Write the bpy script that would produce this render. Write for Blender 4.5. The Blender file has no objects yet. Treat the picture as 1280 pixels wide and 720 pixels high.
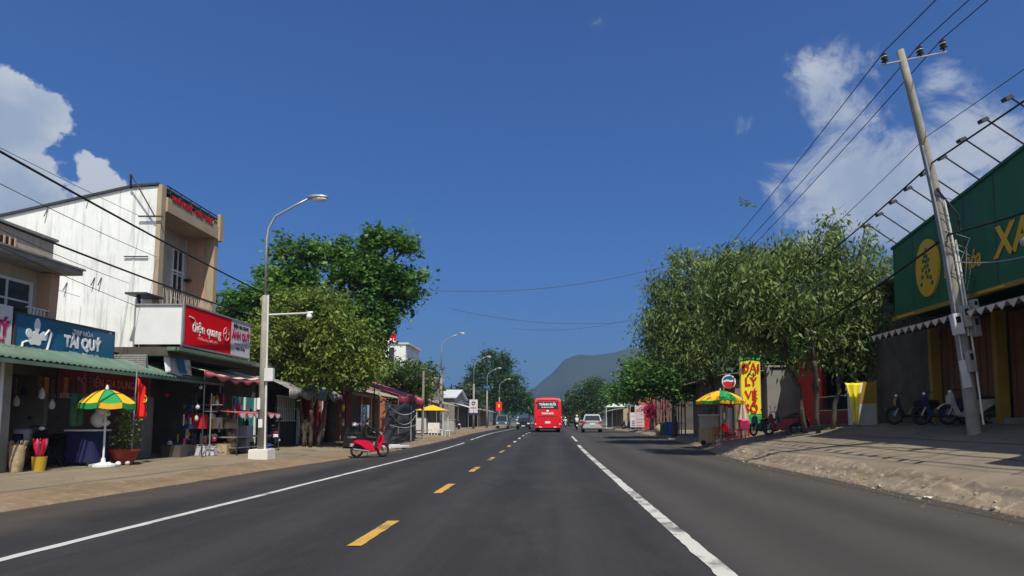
import bpy, bmesh, math, random
import numpy as np
from mathutils import Vector, Matrix, noise
random.seed(7); np.random.seed(7)
PI = math.pi
S = bpy.context.scene
COL = S.collection

# ------------------------------------------------------------------ camera
CAMH, FPX, PITCH = 1.3, 800.0, math.radians(4.5)
cam = bpy.data.objects.new('camera', bpy.data.cameras.new('camera')); COL.objects.link(cam)
cam.location = (0, 0, CAMH); cam.rotation_euler = (PI/2 + PITCH, 0, 0)
cam.data.sensor_width = 36; cam.data.lens = 22.5
cam.data.shift_y = (527 - 360 - FPX*math.tan(PITCH))/1280.0
cam.data.shift_x = -(687 - 640)/1280.0
cam.data.clip_end = 20000; cam.data.clip_start = 0.05
S.camera = cam

# ------------------------------------------------------------------ terrain heights
def sst(a, b, x):
    t = max(0.0, min(1.0, (x-a)/(b-a))); return t*t*(3-2*t)
def lerp_tab(tab, y):
    if y <= tab[0][0]: return tab[0][1]
    for (a, va), (b, vb) in zip(tab, tab[1:]):
        if y <= b: return va + (vb-va)*(y-a)/(b-a)
    return tab[-1][1]
def g(Y): return 0.32*sst(22, 58, Y)
def KL(Y): return lerp_tab([(-30,-8.1),(5,-8.0),(9,-7.9),(17,-7.55),(30,-6.7),(40,-6.35),(60,-6.5),(90,-7.2),(120,-7.6),(400,-7.6)], Y)
def KR(Y): return lerp_tab([(-30,6.6),(5,6.45),(20,6.35),(26,6.7),(34,7.5),(60,7.7),(400,7.7)], Y)
def H(X, Y):
    b = g(Y)
    if X < KL(Y):
        t = KL(Y) - X
        return b + 0.02 + 0.13*sst(0.0, 0.9, t) + 0.12*sst(0.6, 3.5, t)
    if X > KR(Y):
        t = X - KR(Y); k = 1 - sst(24, 48, Y)
        return b + 0.02 + (0.12 + 0.13*k)*sst(0.0, 0.75, t) + (0.13 + 0.65*k)*min(1, max(0, (t-0.4)/3.4)) + 0.2*k*sst(3.4, 5.2, t)
    return b

# ------------------------------------------------------------------ materials
MATS = {}
def mat(name, col, rough=0.75, var=0.12, scale=3.0, bump=0.0, bscale=40, metal=0.0, streak=0.0, streak_col=None, spec=0.3, dirt=0.0):
    if name in MATS: return MATS[name]
    m = bpy.data.materials.new(name); m.use_nodes = True; nt = m.node_tree; N = nt.nodes; L = nt.links
    p = N['Principled BSDF']; p.inputs['Roughness'].default_value = rough; p.inputs['Metallic'].default_value = metal
    p.inputs['Specular IOR Level'].default_value = spec
    tc = N.new('ShaderNodeTexCoord')
    n1 = N.new('ShaderNodeTexNoise'); n1.inputs['Scale'].default_value = scale; n1.inputs['Detail'].default_value = 6; n1.inputs['Roughness'].default_value = .65
    L.new(tc.outputs['Object'], n1.inputs['Vector'])
    mr = N.new('ShaderNodeMapRange'); mr.inputs['From Min'].default_value = .3; mr.inputs['From Max'].default_value = .7
    mr.inputs['To Min'].default_value = 1-var; mr.inputs['To Max'].default_value = 1+var
    L.new(n1.outputs['Fac'], mr.inputs['Value'])
    vm = N.new('ShaderNodeVectorMath'); vm.operation = 'SCALE'; vm.inputs[0].default_value = col[:3]
    L.new(mr.outputs['Result'], vm.inputs['Scale'])
    out = vm.outputs['Vector']
    if streak > 0:
        mp = N.new('ShaderNodeMapping'); mp.inputs['Scale'].default_value = (5, 5, .35)
        L.new(tc.outputs['Object'], mp.inputs['Vector'])
        n2 = N.new('ShaderNodeTexNoise'); n2.inputs['Scale'].default_value = 1.4; n2.inputs['Detail'].default_value = 7; n2.inputs['Roughness'].default_value = .7
        L.new(mp.outputs['Vector'], n2.inputs['Vector'])
        r2 = N.new('ShaderNodeMapRange'); r2.inputs['From Min'].default_value = .52; r2.inputs['From Max'].default_value = .75
        r2.inputs['To Max'].default_value = streak
        L.new(n2.outputs['Fac'], r2.inputs['Value'])
        mx = N.new('ShaderNodeMix'); mx.data_type = 'RGBA'
        L.new(r2.outputs['Result'], mx.inputs['Factor']); L.new(out, mx.inputs['A'])
        sc = streak_col or (.16, .15, .12); mx.inputs['B'].default_value = (*sc, 1)
        out = mx.outputs['Result']
    if dirt > 0:
        n3 = N.new('ShaderNodeTexNoise'); n3.inputs['Scale'].default_value = 1.3; n3.inputs['Detail'].default_value = 8; n3.inputs['Roughness'].default_value = .75
        L.new(tc.outputs['Object'], n3.inputs['Vector'])
        r3 = N.new('ShaderNodeMapRange'); r3.inputs['From Min'].default_value = .48; r3.inputs['From Max'].default_value = .7; r3.inputs['To Max'].default_value = dirt
        L.new(n3.outputs['Fac'], r3.inputs['Value'])
        mx = N.new('ShaderNodeMix'); mx.data_type = 'RGBA'
        L.new(r3.outputs['Result'], mx.inputs['Factor']); L.new(out, mx.inputs['A']); mx.inputs['B'].default_value = (.13, .105, .08, 1)
        out = mx.outputs['Result']
    L.new(out, p.inputs['Base Color'])
    if bump > 0:
        nb = N.new('ShaderNodeTexNoise'); nb.inputs['Scale'].default_value = bscale; nb.inputs['Detail'].default_value = 8
        L.new(tc.outputs['Object'], nb.inputs['Vector'])
        b = N.new('ShaderNodeBump'); b.inputs['Strength'].default_value = bump; b.inputs['Distance'].default_value = .02
        L.new(nb.outputs['Fac'], b.inputs['Height']); L.new(b.outputs['Normal'], p.inputs['Normal'])
    MATS[name] = m; return m

def leafmat(name, c1, c2, c3, trans=.3):
    if name in MATS: return MATS[name]
    m = bpy.data.materials.new(name); m.use_nodes = True; nt = m.node_tree; N = nt.nodes; L = nt.links
    p = N['Principled BSDF']; p.inputs['Roughness'].default_value = .5; p.inputs['Specular IOR Level'].default_value = .35
    ge = N.new('ShaderNodeNewGeometry'); cr = N.new('ShaderNodeValToRGB')
    cr.color_ramp.elements[0].color = (*c1, 1); cr.color_ramp.elements[1].color = (*c3, 1)
    e = cr.color_ramp.elements.new(.5); e.color = (*c2, 1)
    tc = N.new('ShaderNodeTexCoord'); nz = N.new('ShaderNodeTexNoise'); nz.inputs['Scale'].default_value = .7; nz.inputs['Detail'].default_value = 3
    L.new(tc.outputs['Object'], nz.inputs['Vector'])
    ad = N.new('ShaderNodeMath'); ad.operation = 'MULTIPLY_ADD'; ad.inputs[1].default_value = .55
    L.new(ge.outputs['Random Per Island'], ad.inputs[0])
    mr = N.new('ShaderNodeMapRange'); mr.inputs['From Min'].default_value = .3; mr.inputs['From Max'].default_value = .7; mr.inputs['To Max'].default_value = .5
    L.new(nz.outputs['Fac'], mr.inputs['Value']); L.new(mr.outputs['Result'], ad.inputs[2])
    L.new(ad.outputs['Value'], cr.inputs['Fac']); L.new(cr.outputs['Color'], p.inputs['Base Color'])
    tr = N.new('ShaderNodeBsdfTranslucent'); L.new(cr.outputs['Color'], tr.inputs['Color'])
    ms = N.new('ShaderNodeMixShader'); ms.inputs['Fac'].default_value = trans
    L.new(p.outputs['BSDF'], ms.inputs[1]); L.new(tr.outputs['BSDF'], ms.inputs[2])
    L.new(ms.outputs['Shader'], N['Material Output'].inputs['Surface'])
    MATS[name] = m; return m

def c8(r, g_, b):   # sRGB 0-255 -> linear base colour
    f = lambda v: (v/255/12.92) if v/255 <= .04045 else ((v/255+.055)/1.055)**2.4
    return (f(r), f(g_), f(b))

M = dict(
 concrete=mat('concrete', (.30,.285,.26), .9, .18, 2, .3, streak=.5, dirt=.3),
 pole=mat('pole concrete', (.27,.26,.225), .9, .2, 3, .3, streak=.5, streak_col=(.15,.14,.11)),
 galv=mat('galvanised steel', (.42,.43,.44), .45, .1, 3, metal=.6),
 whitemetal=mat('white painted metal', (.72,.72,.70), .5, .08, 4, dirt=.25),
 darkmetal=mat('dark metal', (.05,.05,.055), .5, .2, 5),
 black=mat('black plastic', (.015,.015,.017), .5, .1),
 rubber=mat('rubber', (.02,.02,.02), .85, .15, 8),
 cable=mat('black cable', (.012,.012,.014), .6, .1),
 ceramic=mat('brown porcelain', (.045,.03,.025), .25, .1),
 cream=mat('cream plaster', (.50,.43,.33), .85, .12, 1.5, .15, streak=.45, dirt=.2),
 salmon=mat('salmon plaster', (.55,.34,.23), .85, .1, 1.5, streak=.3),
 tan=mat('tan plaster', (.40,.32,.22), .85, .12, 1.5, .15, streak=.5),
 whitewall=mat('white metal cladding', (.82,.85,.83), .6, .09, .8, streak=1.0, streak_col=(.33,.36,.36), dirt=.12),
 greywall=mat('grey render', (.22,.21,.20), .9, .2, 1.2, .2, streak=.4),
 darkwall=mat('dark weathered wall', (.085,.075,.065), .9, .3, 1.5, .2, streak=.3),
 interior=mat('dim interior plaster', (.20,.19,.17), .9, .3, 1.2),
 frame=mat('white window frame', (.70,.72,.72), .5, .05),
 glass=mat('dark window glass', (.02,.025,.03), .12, .1, spec=.6),
 shutter=mat('brown roller shutter', (.09,.05,.035), .6, .2, 3, streak=.3),
 redpaint=mat('red painted timber', (.42,.018,.018), .6, .2, 3, streak=.3),
 maroon=mat('maroon fascia', (.24,.03,.045), .7, .2, 3, streak=.3),
 awngreen=mat('green corrugated sheet', (.115,.19,.14), .65, .2, 2, streak=.35, dirt=.4),
 awngrey=mat('grey corrugated sheet', (.30,.30,.29), .7, .25, 2, streak=.5, dirt=.45),
 awnpink=mat('faded red tarpaulin', (.50,.12,.14), .8, .2, 2.5, streak=.3),
 awncream=mat('cream tarpaulin', (.60,.50,.38), .85, .15, 2.5, .3, 8, dirt=.35),
 tarp=mat('black shade net', (.05,.054,.057), .8, .25, 3, .6, 6),
 tarpline=mat('pale rope edge', (.40,.42,.42), .8, .1),
 tin=mat('rusty tin roof', (.30,.24,.20), .8, .3, 2, streak=.6, streak_col=(.16,.07,.035)),
 timber=mat('weathered timber', (.20,.15,.105), .85, .25, 3, .3, streak=.3),
 tarpblue=mat('blue tarpaulin', (.02,.06,.2), .6, .2, 4),
 signblue=mat('sign blue', (.012,.125,.235), .45, .1, 2, dirt=.12),
 signred=mat('sign red', (.72,.004,.012), .6, .05, 2, dirt=.04, spec=.1),
 signwhite=mat('sign white', (.66,.62,.64), .5, .06, 2, dirt=.18),
 ltwhite=mat('white lettering', (.85,.85,.83), .6, .03),
 ltred=mat('red lettering', (.50,.01,.02), .6, .05),
 ltmag=mat('magenta lettering', (.42,.02,.10), .6, .05),
 ltyellow=mat('golden lettering', (.62,.36,.02), .5, .08),
 ltblack=mat('black lettering', (.02,.02,.02), .6, .05),
 ltgrey=mat('faint lettering', (.42,.5,.52), .6, .05),
 ltpink=mat('pale pink lettering', (.70,.25,.27), .6, .05),
 shopgreen=mat('dark green sign panel', (.014,.115,.048), .5, .12, 1.2, streak=.2, dirt=.15),
 shopyellow=mat('ochre yellow paint', (.30,.18,.025), .65, .12, 2, streak=.3),
 shopbrown=mat('brown shop door', (.15,.065,.026), .7, .25, 2, streak=.3),
 yellow=mat('yellow fabric', (.80,.47,.02), .8, .06), green=mat('green fabric', (.02,.30,.08), .8, .08),
 bannery=mat('yellow banner', (.78,.66,.03), .75, .08, 2),
 flagred=mat('flag red', (.85,.02,.012), .75, .06), flagy=mat('flag yellow', (.85,.62,.03), .7, .04),
 whitebox=mat('whitewashed concrete', (.76,.74,.68), .85, .08, 3, .2, dirt=.25),
 terracotta=mat('red glazed pot', (.25,.035,.025), .5, .15, 4),
 soil=mat('soil', (.06,.04,.025), .95, .2, 8),
 wicker=mat('wicker', (.42,.33,.2), .9, .3, 9, .6, 40),
 bark=mat('bark', (.075,.06,.045), .9, .3, 5, .6, 18, streak=.4),
 busred=mat('bus red', (.68,.004,.012), .25, .04, 2, spec=.5),
 chrome=mat('silver paint', (.52,.54,.55), .28, .05, metal=.5), whitecar=mat('pearl white paint', (.72,.74,.74), .25, .04, spec=.5),
 bluevan=mat('slate blue paint', (.06,.09,.12), .3, .08, spec=.5), blackcar=mat('black paint', (.015,.016,.018), .2, .05, spec=.5),
 scooterred=mat('scooter red', (.62,.01,.05), .25, .04, spec=.5),
 redlens=mat('red lens', (.5,.01,.01), .2, .05), clearlens=mat('clear lens', (.75,.78,.8), .12, .03, spec=.7), amber=mat('amber lens', (.7,.25,.02), .2, .03),
 skin=mat('skin', (.42,.24,.16), .6, .05), hair=mat('black hair', (.012,.01,.01), .5, .1), helmet=mat('white helmet', (.75,.75,.72), .25, .03),
 shirt=mat('pale yellow shirt', (.52,.45,.28), .85, .08), trousers=mat('dark trousers', (.025,.025,.03), .85, .1), jeans=mat('blue jeans', (.05,.07,.13), .85, .1),
 plasticblue=mat('blue plastic', (.015,.10,.55), .4, .05), plasticwhite=mat('white plastic', (.75,.77,.78), .45, .05),
 plasticred=mat('red plastic', (.60,.02,.03), .4, .05), plasticpink=mat('pink plastic', (.62,.05,.16), .4, .05), plasticyellow=mat('yellow plastic', (.5,.33,.03), .45, .05),
 foam=mat('pale foam', (.55,.56,.58), .8, .08), brick=mat('orange brick', (.36,.14,.07), .85, .25, 5, .2),
 roofred=mat('red tile roof', (.30,.06,.035), .8, .25, 4), teal=mat('teal panel', (.05,.28,.26), .6, .1), bluewall=mat('blue wall', (.08,.18,.28), .7, .15, streak=.3),
 roofwhite=mat('pale sheet roof', (.55,.57,.58), .6, .15, 1.5, streak=.4), cyclegreen=mat('muted green canvas', (.05,.14,.09), .8, .15),
 stone=mat('rubble', (.34,.30,.24), .95, .25, 6, .5), litter=mat('pale litter', (.6,.6,.58), .8, .1), hedge=mat('hedge stems', (.08,.07,.04), .9, .2),
 tentpale=mat('pale green canvas', (.55,.68,.55), .8, .06), navy=mat('navy cloth', (.02,.025,.09), .8, .15), greybox=mat('grey cabinet', (.36,.37,.35), .6, .12, 3, streak=.3),
)

# ------------------------------------------------------------------ object helpers
def tag(o, label=None, cat=None, group=None, kind=None):
    if label: o['label'] = label
    if cat: o['category'] = cat
    if group: o['group'] = group
    if kind: o['kind'] = kind
    return o
def thing(name, label, cat, loc=(0,0,0), rz=0.0, group=None, tilt=(0,0)):
    o = bpy.data.objects.new(name, None); COL.objects.link(o); o.empty_display_size = .2
    o.location = loc; o.rotation_euler = (tilt[0], tilt[1], rz)
    return tag(o, label, cat, group)
def children(o): return [c for c in COL.objects if c.parent == o]
def copy_tree(o, label=None, loc=None, rz=None, group=None, sc=None):
    def cp(s, par):
        c = s.copy(); COL.objects.link(c)
        if par is not None: c.parent = par
        for ch in CH.get(s.name, []): cp(ch, c)
        return c
    c = cp(o, None)
    if label: c['label'] = label
    if group: c['group'] = group
    if loc is not None: c.location = loc
    if rz is not None: c.rotation_euler.z = rz
    if sc: c.scale = (sc, sc, sc)
    return c
CH = {}

class MB:
    def __init__(s): s.v = []; s.f = []; s.mi = []; s.mats = []; s.cur = 0
    def use(s, m):
        if m not in s.mats: s.mats.append(m)
        s.cur = s.mats.index(m); return s
    def add(s, vs, fs):
        b = len(s.v); s.v += [tuple(v) for v in vs]; s.f += [tuple(b+i for i in f) for f in fs]; s.mi += [s.cur]*len(fs); return s
    def box(s, x0, x1, y0, y1, z0, z1):
        vs = [(x, y, z) for x in (x0, x1) for y in (y0, y1) for z in (z0, z1)]
        return s.add(vs, [(0,1,3,2),(4,6,7,5),(0,4,5,1),(2,3,7,6),(0,2,6,4),(1,5,7,3)])
    def tube(s, pts, r, n=8, cap=True):
        pts = [Vector(p) for p in pts]; k = len(pts)
        rs = r if isinstance(r, (list, tuple)) else [r]*k
        vs = []; up = None
        for i, p in enumerate(pts):
            d = (pts[min(i+1, k-1)] - pts[max(i-1, 0)])
            if d.length < 1e-9: d = Vector((0,0,1))
            d.normalize()
            if up is None: up = Vector((0,0,1)) if abs(d.z) < .9 else Vector((1,0,0))
            a = d.cross(up)
            if a.length < 1e-4: a = d.cross(Vector((0,1,0)))
            a.normalize(); b = a.cross(d).normalized(); up = b
            for j in range(n):
                t = 2*PI*j/n; vs.append(p + a*(math.cos(t)*rs[i]) + b*(math.sin(t)*rs[i]))
        fs = [(i*n+j, i*n+(j+1)%n, (i+1)*n+(j+1)%n, (i+1)*n+j) for i in range(k-1) for j in range(n)]
        if cap: fs += [tuple(range(n))[::-1], tuple((k-1)*n+j for j in range(n))]
        return s.add(vs, fs)
    def lathe(s, prof, n=16, c=(0,0,0), cap=True):
        vs = []; k = len(prof)
        for r, z in prof:
            for j in range(n):
                t = 2*PI*j/n; vs.append((c[0]+r*math.cos(t), c[1]+r*math.sin(t), c[2]+z))
        fs = [(i*n+j, i*n+(j+1)%n, (i+1)*n+(j+1)%n, (i+1)*n+j) for i in range(k-1) for j in range(n)]
        if cap: fs += [tuple(range(n))[::-1], tuple((k-1)*n+j for j in range(n))]
        return s.add(vs, fs)
    def ell(s, c, r, n=10, m=7):
        vs = []; fs = []
        for i in range(m+1):
            ph = PI*i/m
            for j in range(n):
                t = 2*PI*j/n
                vs.append((c[0]+r[0]*math.sin(ph)*math.cos(t), c[1]+r[1]*math.sin(ph)*math.sin(t), c[2]-r[2]*math.cos(ph)))
        for i in range(m):
            for j in range(n): fs.append((i*n+j, i*n+(j+1)%n, (i+1)*n+(j+1)%n, (i+1)*n+j))
        return s.add(vs, fs)
    def prism(s, poly, axis, a, b):
        """extrude a 2-D polygon along axis: 'x' poly=(y,z); 'y' poly=(x,z); 'z' poly=(x,y)"""
        f = {'x': lambda p, t: (t, p[0], p[1]), 'y': lambda p, t: (p[0], t, p[1]), 'z': lambda p, t: (p[0], p[1], t)}[axis]
        n = len(poly)
        return s.add([f(p, a) for p in poly] + [f(p, b) for p in poly],
                     [tuple(range(n))[::-1], tuple(range(n, 2*n))] + [(i, (i+1)%n, n+(i+1)%n, n+i) for i in range(n)])
    def loft(s, prof, wf):
        """closed (y,z) side profile, half width wf(y,z)"""
        n = len(prof)
        vs = [(-wf(*p), p[0], p[1]) for p in prof] + [(wf(*p), p[0], p[1]) for p in prof]
        return s.add(vs, [tuple(range(n))[::-1], tuple(range(n, 2*n))] + [(i, (i+1)%n, n+(i+1)%n, n+i) for i in range(n)])
    def grid(s, fn, nu, nv):
        vs = [fn(i/nu, j/nv) for i in range(nu+1) for j in range(nv+1)]
        w = nv+1
        return s.add(vs, [(i*w+j, (i+1)*w+j, (i+1)*w+j+1, i*w+j+1) for i in range(nu) for j in range(nv)])
    def build(s, name, m=None, parent=None, world=False, smooth=False, bevel=0, fix=True, solid=0):
        me = bpy.data.meshes.new(name)
        vs = s.v
        if world and parent is not None:
            r = parent
            while r.parent is not None: r = r.parent
            mi = (Matrix.Translation(r.location) @ r.rotation_euler.to_matrix().to_4x4()).inverted()
            vs = [tuple(mi @ Vector(v)) for v in vs]
        me.from_pydata(vs, [], s.f)
        if s.mats:
            for q in s.mats: me.materials.append(q)
            me.polygons.foreach_set('material_index', s.mi)
        if m: me.materials.append(m)
        if fix or bevel:
            bm = bmesh.new(); bm.from_mesh(me)
            if fix: bmesh.ops.recalc_face_normals(bm, faces=bm.faces)
            if bevel:
                ed = [e for e in bm.edges if len(e.link_faces) == 2 and e.calc_face_angle(0) > .6]
                bmesh.ops.bevel(bm, geom=ed, offset=bevel, segments=2, affect='EDGES', clamp_overlap=True)
            bm.to_mesh(me); bm.free()
        if smooth: me.shade_smooth()
        me.update()
        o = bpy.data.objects.new(name, me); COL.objects.link(o)
        if solid:
            md = o.modifiers.new('t', 'SOLIDIFY'); md.thickness = solid; md.offset = 0
        if parent is not None:
            o.parent = parent; CH.setdefault(parent.name, []).append(o)
        return o

def text(s, size, loc, face, m, parent, name='lettering', bold=0.0, ext=.006, sx=1.0, align='CENTER', shear=0, world=True, spacing=1.0):
    cu = bpy.data.curves.new('t', 'FONT'); cu.body = s; cu.size = size; cu.align_x = align; cu.align_y = 'CENTER'
    cu.extrude = ext; cu.offset = bold; cu.shear = shear; cu.space_character = spacing; cu.resolution_u = 2
    t = bpy.data.objects.new('t', cu); COL.objects.link(t)
    bpy.context.view_layer.update()
    me = bpy.data.meshes.new_from_object(t.evaluated_get(bpy.context.evaluated_depsgraph_get()))
    bpy.data.objects.remove(t); bpy.data.curves.remove(cu)
    ax = {'+x': ((0,1,0),(0,0,1),(1,0,0)), '-x': ((0,-1,0),(0,0,1),(-1,0,0)), '-y': ((1,0,0),(0,0,1),(0,-1,0)), 'down': ((0,-1,0),(1,0,0),(0,0,1))}[face]
    R = Matrix((ax[0], ax[1], ax[2])).transposed().to_4x4()
    T = Matrix.Translation(loc) @ R @ Matrix.Diagonal((sx, 1, 1, 1))
    if world:
        r = parent
        while r.parent is not None: r = r.parent
        T = (Matrix.Translation(r.location) @ r.rotation_euler.to_matrix().to_4x4()).inverted() @ T
    me.transform(T)
    me.materials.clear(); me.materials.append(m); me.name = name
    o = bpy.data.objects.new(name, me); COL.objects.link(o); o.parent = parent; CH.setdefault(parent.name, []).append(o)
    return o

def qbox(name, m, parent, x0, x1, y0, y1, z0, z1, bevel=0, world=True):
    return MB().box(x0, x1, y0, y1, z0, z1).build(name, m, parent, world=world, bevel=bevel)

# ------------------------------------------------------------------ ground materials
def ground_mat(name, cols, scales, rough=.9, bump=.4, marks=None):
    m = bpy.data.materials.new(name); m.use_nodes = True; nt = m.node_tree; N = nt.nodes; L = nt.links
    p = N['Principled BSDF']; p.inputs['Roughness'].default_value = rough; p.inputs['Specular IOR Level'].default_value = .25
    tc = N.new('ShaderNodeTexCoord'); out = None
    base = N.new('ShaderNodeRGB'); base.outputs[0].default_value = (*cols[0], 1); out = base.outputs[0]
    for c, (sc, sx, sy, lo, hi, amt) in zip(cols[1:], scales):
        mp = N.new('ShaderNodeMapping'); mp.inputs['Scale'].default_value = (sx, sy, 1); mp.inputs['Location'].default_value = (sc*3.1, sc*1.7, 0)
        L.new(tc.outputs['Object'], mp.inputs['Vector'])
        nz = N.new('ShaderNodeTexNoise'); nz.inputs['Scale'].default_value = sc; nz.inputs['Detail'].default_value = 9; nz.inputs['Roughness'].default_value = .68
        L.new(mp.outputs['Vector'], nz.inputs['Vector'])
        r = N.new('ShaderNodeMapRange'); r.inputs['From Min'].default_value = lo; r.inputs['From Max'].default_value = hi; r.inputs['To Max'].default_value = amt
        L.new(nz.outputs['Fac'], r.inputs['Value'])
        mx = N.new('ShaderNodeMix'); mx.data_type = 'RGBA'; L.new(r.outputs['Result'], mx.inputs['Factor']); L.new(out, mx.inputs['A']); mx.inputs['B'].default_value = (*c, 1)
        out = mx.outputs['Result']
    L.new(out, p.inputs['Base Color'])
    nb = N.new('ShaderNodeTexNoise'); nb.inputs['Scale'].default_value = 60; nb.inputs['Detail'].default_value = 6
    L.new(tc.outputs['Object'], nb.inputs['Vector'])
    b = N.new('ShaderNodeBump'); b.inputs['Strength'].default_value = bump; b.inputs['Distance'].default_value = .01
    L.new(nb.outputs['Fac'], b.inputs['Height']); L.new(b.outputs['Normal'], p.inputs['Normal'])
    return m
A = (.034,.034,.036)
def add_cracks(m):
    nt = m.node_tree; N = nt.nodes; L = nt.links; p = N['Principled BSDF']; src = p.inputs['Base Color'].links[0].from_socket
    tc = N.new('ShaderNodeTexCoord'); n = N.new('ShaderNodeTexNoise'); n.inputs['Scale'].default_value = 1.3; n.inputs['Detail'].default_value = 6; L.new(tc.outputs['Object'], n.inputs['Vector'])
    mx0 = N.new('ShaderNodeMix'); mx0.data_type = 'VECTOR'; mx0.inputs['Factor'].default_value = .22; L.new(tc.outputs['Object'], mx0.inputs['A']); L.new(n.outputs['Color'], mx0.inputs['B'])
    v = N.new('ShaderNodeTexVoronoi'); v.feature = 'DISTANCE_TO_EDGE'; v.inputs['Scale'].default_value = .42; L.new(mx0.outputs['Result'], v.inputs['Vector'])
    r = N.new('ShaderNodeMapRange'); r.inputs['From Min'].default_value = .003; r.inputs['From Max'].default_value = .009; r.inputs['To Min'].default_value = .45; r.inputs['To Max'].default_value = 0; L.new(v.outputs['Distance'], r.inputs['Value'])
    n2 = N.new('ShaderNodeTexNoise'); n2.inputs['Scale'].default_value = .13; L.new(tc.outputs['Object'], n2.inputs['Vector'])
    r2 = N.new('ShaderNodeMapRange'); r2.inputs['From Min'].default_value = .50; r2.inputs['From Max'].default_value = .56; L.new(n2.outputs['Fac'], r2.inputs['Value'])
    mu = N.new('ShaderNodeMath'); mu.operation = 'MULTIPLY'; L.new(r.outputs['Result'], mu.inputs[0]); L.new(r2.outputs['Result'], mu.inputs[1])
    mx = N.new('ShaderNodeMix'); mx.data_type = 'RGBA'; L.new(mu.outputs[0], mx.inputs['Factor']); L.new(src, mx.inputs['A']); mx.inputs['B'].default_value = (.012,.012,.013,1)
    # dust that collects along both kerbs
    sp = N.new('ShaderNodeSeparateXYZ'); L.new(tc.outputs['Object'], sp.inputs[0]); ab = N.new('ShaderNodeMath'); ab.operation = 'ABSOLUTE'; a1 = N.new('ShaderNodeMath'); a1.operation = 'ADD'; a1.inputs[1].default_value = .7; L.new(sp.outputs['X'], a1.inputs[0]); L.new(a1.outputs[0], ab.inputs[0])
    a2 = N.new('ShaderNodeMath'); a2.operation = 'MULTIPLY_ADD'; L.new(n.outputs['Fac'], a2.inputs[0]); a2.inputs[1].default_value = 2.2; L.new(ab.outputs[0], a2.inputs[2])
    r3 = N.new('ShaderNodeMapRange'); r3.inputs['From Min'].default_value = 6.2; r3.inputs['From Max'].default_value = 8.6; r3.inputs['To Max'].default_value = .55; L.new(a2.outputs[0], r3.inputs['Value'])
    m3 = N.new('ShaderNodeMix'); m3.data_type = 'RGBA'; L.new(r3.outputs['Result'], m3.inputs['Factor']); L.new(mx.outputs['Result'], m3.inputs['A']); m3.inputs['B'].default_value = (.12,.098,.072,1)
    # the shoulder right of the edge line is an older, browner course of asphalt
    r4 = N.new('ShaderNodeMapRange'); r4.inputs['From Min'].default_value = 1.35; r4.inputs['From Max'].default_value = 2.3; r4.inputs['To Max'].default_value = .6
    a4 = N.new('ShaderNodeMath'); a4.operation = 'MULTIPLY_ADD'; L.new(n.outputs['Fac'], a4.inputs[0]); a4.inputs[1].default_value = .6; L.new(sp.outputs['X'], a4.inputs[2]); L.new(a4.outputs[0], r4.inputs['Value'])
    m4 = N.new('ShaderNodeMix'); m4.data_type = 'RGBA'; m4.blend_type = 'MIX'; L.new(r4.outputs['Result'], m4.inputs['Factor']); L.new(m3.outputs['Result'], m4.inputs['A']); m4.inputs['B'].default_value = (.068,.062,.055,1)
    # stone grain and the two polished wheel paths of each lane
    gn = N.new('ShaderNodeTexNoise'); gn.inputs['Scale'].default_value = 55; gn.inputs['Detail'].default_value = 4; gn.inputs['Roughness'].default_value = .8; L.new(tc.outputs['Object'], gn.inputs['Vector'])
    gr_ = N.new('ShaderNodeMapRange'); gr_.inputs['From Min'].default_value = .3; gr_.inputs['From Max'].default_value = .7; gr_.inputs['To Min'].default_value = .62; gr_.inputs['To Max'].default_value = 1.38; L.new(gn.outputs['Fac'], gr_.inputs['Value'])
    wx = N.new('ShaderNodeMath'); wx.operation = 'MULTIPLY_ADD'; wx.inputs[1].default_value = 3.6; wx.inputs[2].default_value = .9; L.new(sp.outputs['X'], wx.inputs[0])
    ws = N.new('ShaderNodeMath'); ws.operation = 'SINE'; L.new(wx.outputs[0], ws.inputs[0])
    wm = N.new('ShaderNodeMath'); wm.operation = 'MULTIPLY_ADD'; wm.inputs[1].default_value = .11; wm.inputs[2].default_value = 1.0; L.new(ws.outputs[0], wm.inputs[0])
    gm = N.new('ShaderNodeMath'); gm.operation = 'MULTIPLY'; L.new(gr_.outputs['Result'], gm.inputs[0]); L.new(wm.outputs[0], gm.inputs[1])
    vs = N.new('ShaderNodeVectorMath'); vs.operation = 'SCALE'; L.new(m4.outputs['Result'], vs.inputs[0]); L.new(gm.outputs[0], vs.inputs['Scale'])
    L.new(vs.outputs['Vector'], p.inputs['Base Color'])
m_road = ground_mat('asphalt', [A, (.025,.025,.027), (.050,.048,.045), (.017,.017,.018), (.095,.088,.080), (.014,.014,.015)],
   [(.6,1.6,.06,.42,.58,.85), (1.1,.8,.25,.5,.70,.7), (.35,1.2,.45,.57,.64,.65), (34,1,1,.56,.74,.5), (21,1,1,.58,.76,.45)], .85, .5)
add_cracks(m_road)
m_walk = ground_mat('dusty concrete paving', [(.235,.195,.135), (.17,.14,.10), (.30,.24,.155), (.105,.085,.06)],
   [(.6,1,.6,.42,.62,.8), (1.5,1,.7,.5,.7,.6), (3.2,1,1,.60,.72,.5)], .95, .6)
m_dirt = ground_mat('packed earth', [(.23,.165,.105), (.16,.115,.07), (.31,.25,.17)],
   [(1.2,1,.5,.42,.6,.8), (5,1,1,.52,.7,.7)], .95, .9)
m_bank = ground_mat('crumbling bank', [(.27,.215,.15), (.19,.145,.095), (.38,.32,.235), (.11,.085,.06)], [(1.2,1,.5,.42,.6,.8), (5,1,1,.50,.62,.8), (3,1,1,.6,.7,.7)], .95, 1.0)
m_ground = ground_mat('earth and low scrub', [(.16,.14,.09), (.05,.075,.03), (.2,.16,.11)],
   [(.05,1,1,.42,.6,.9), (.3,1,1,.5,.65,.6)], 1, .3)
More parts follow.
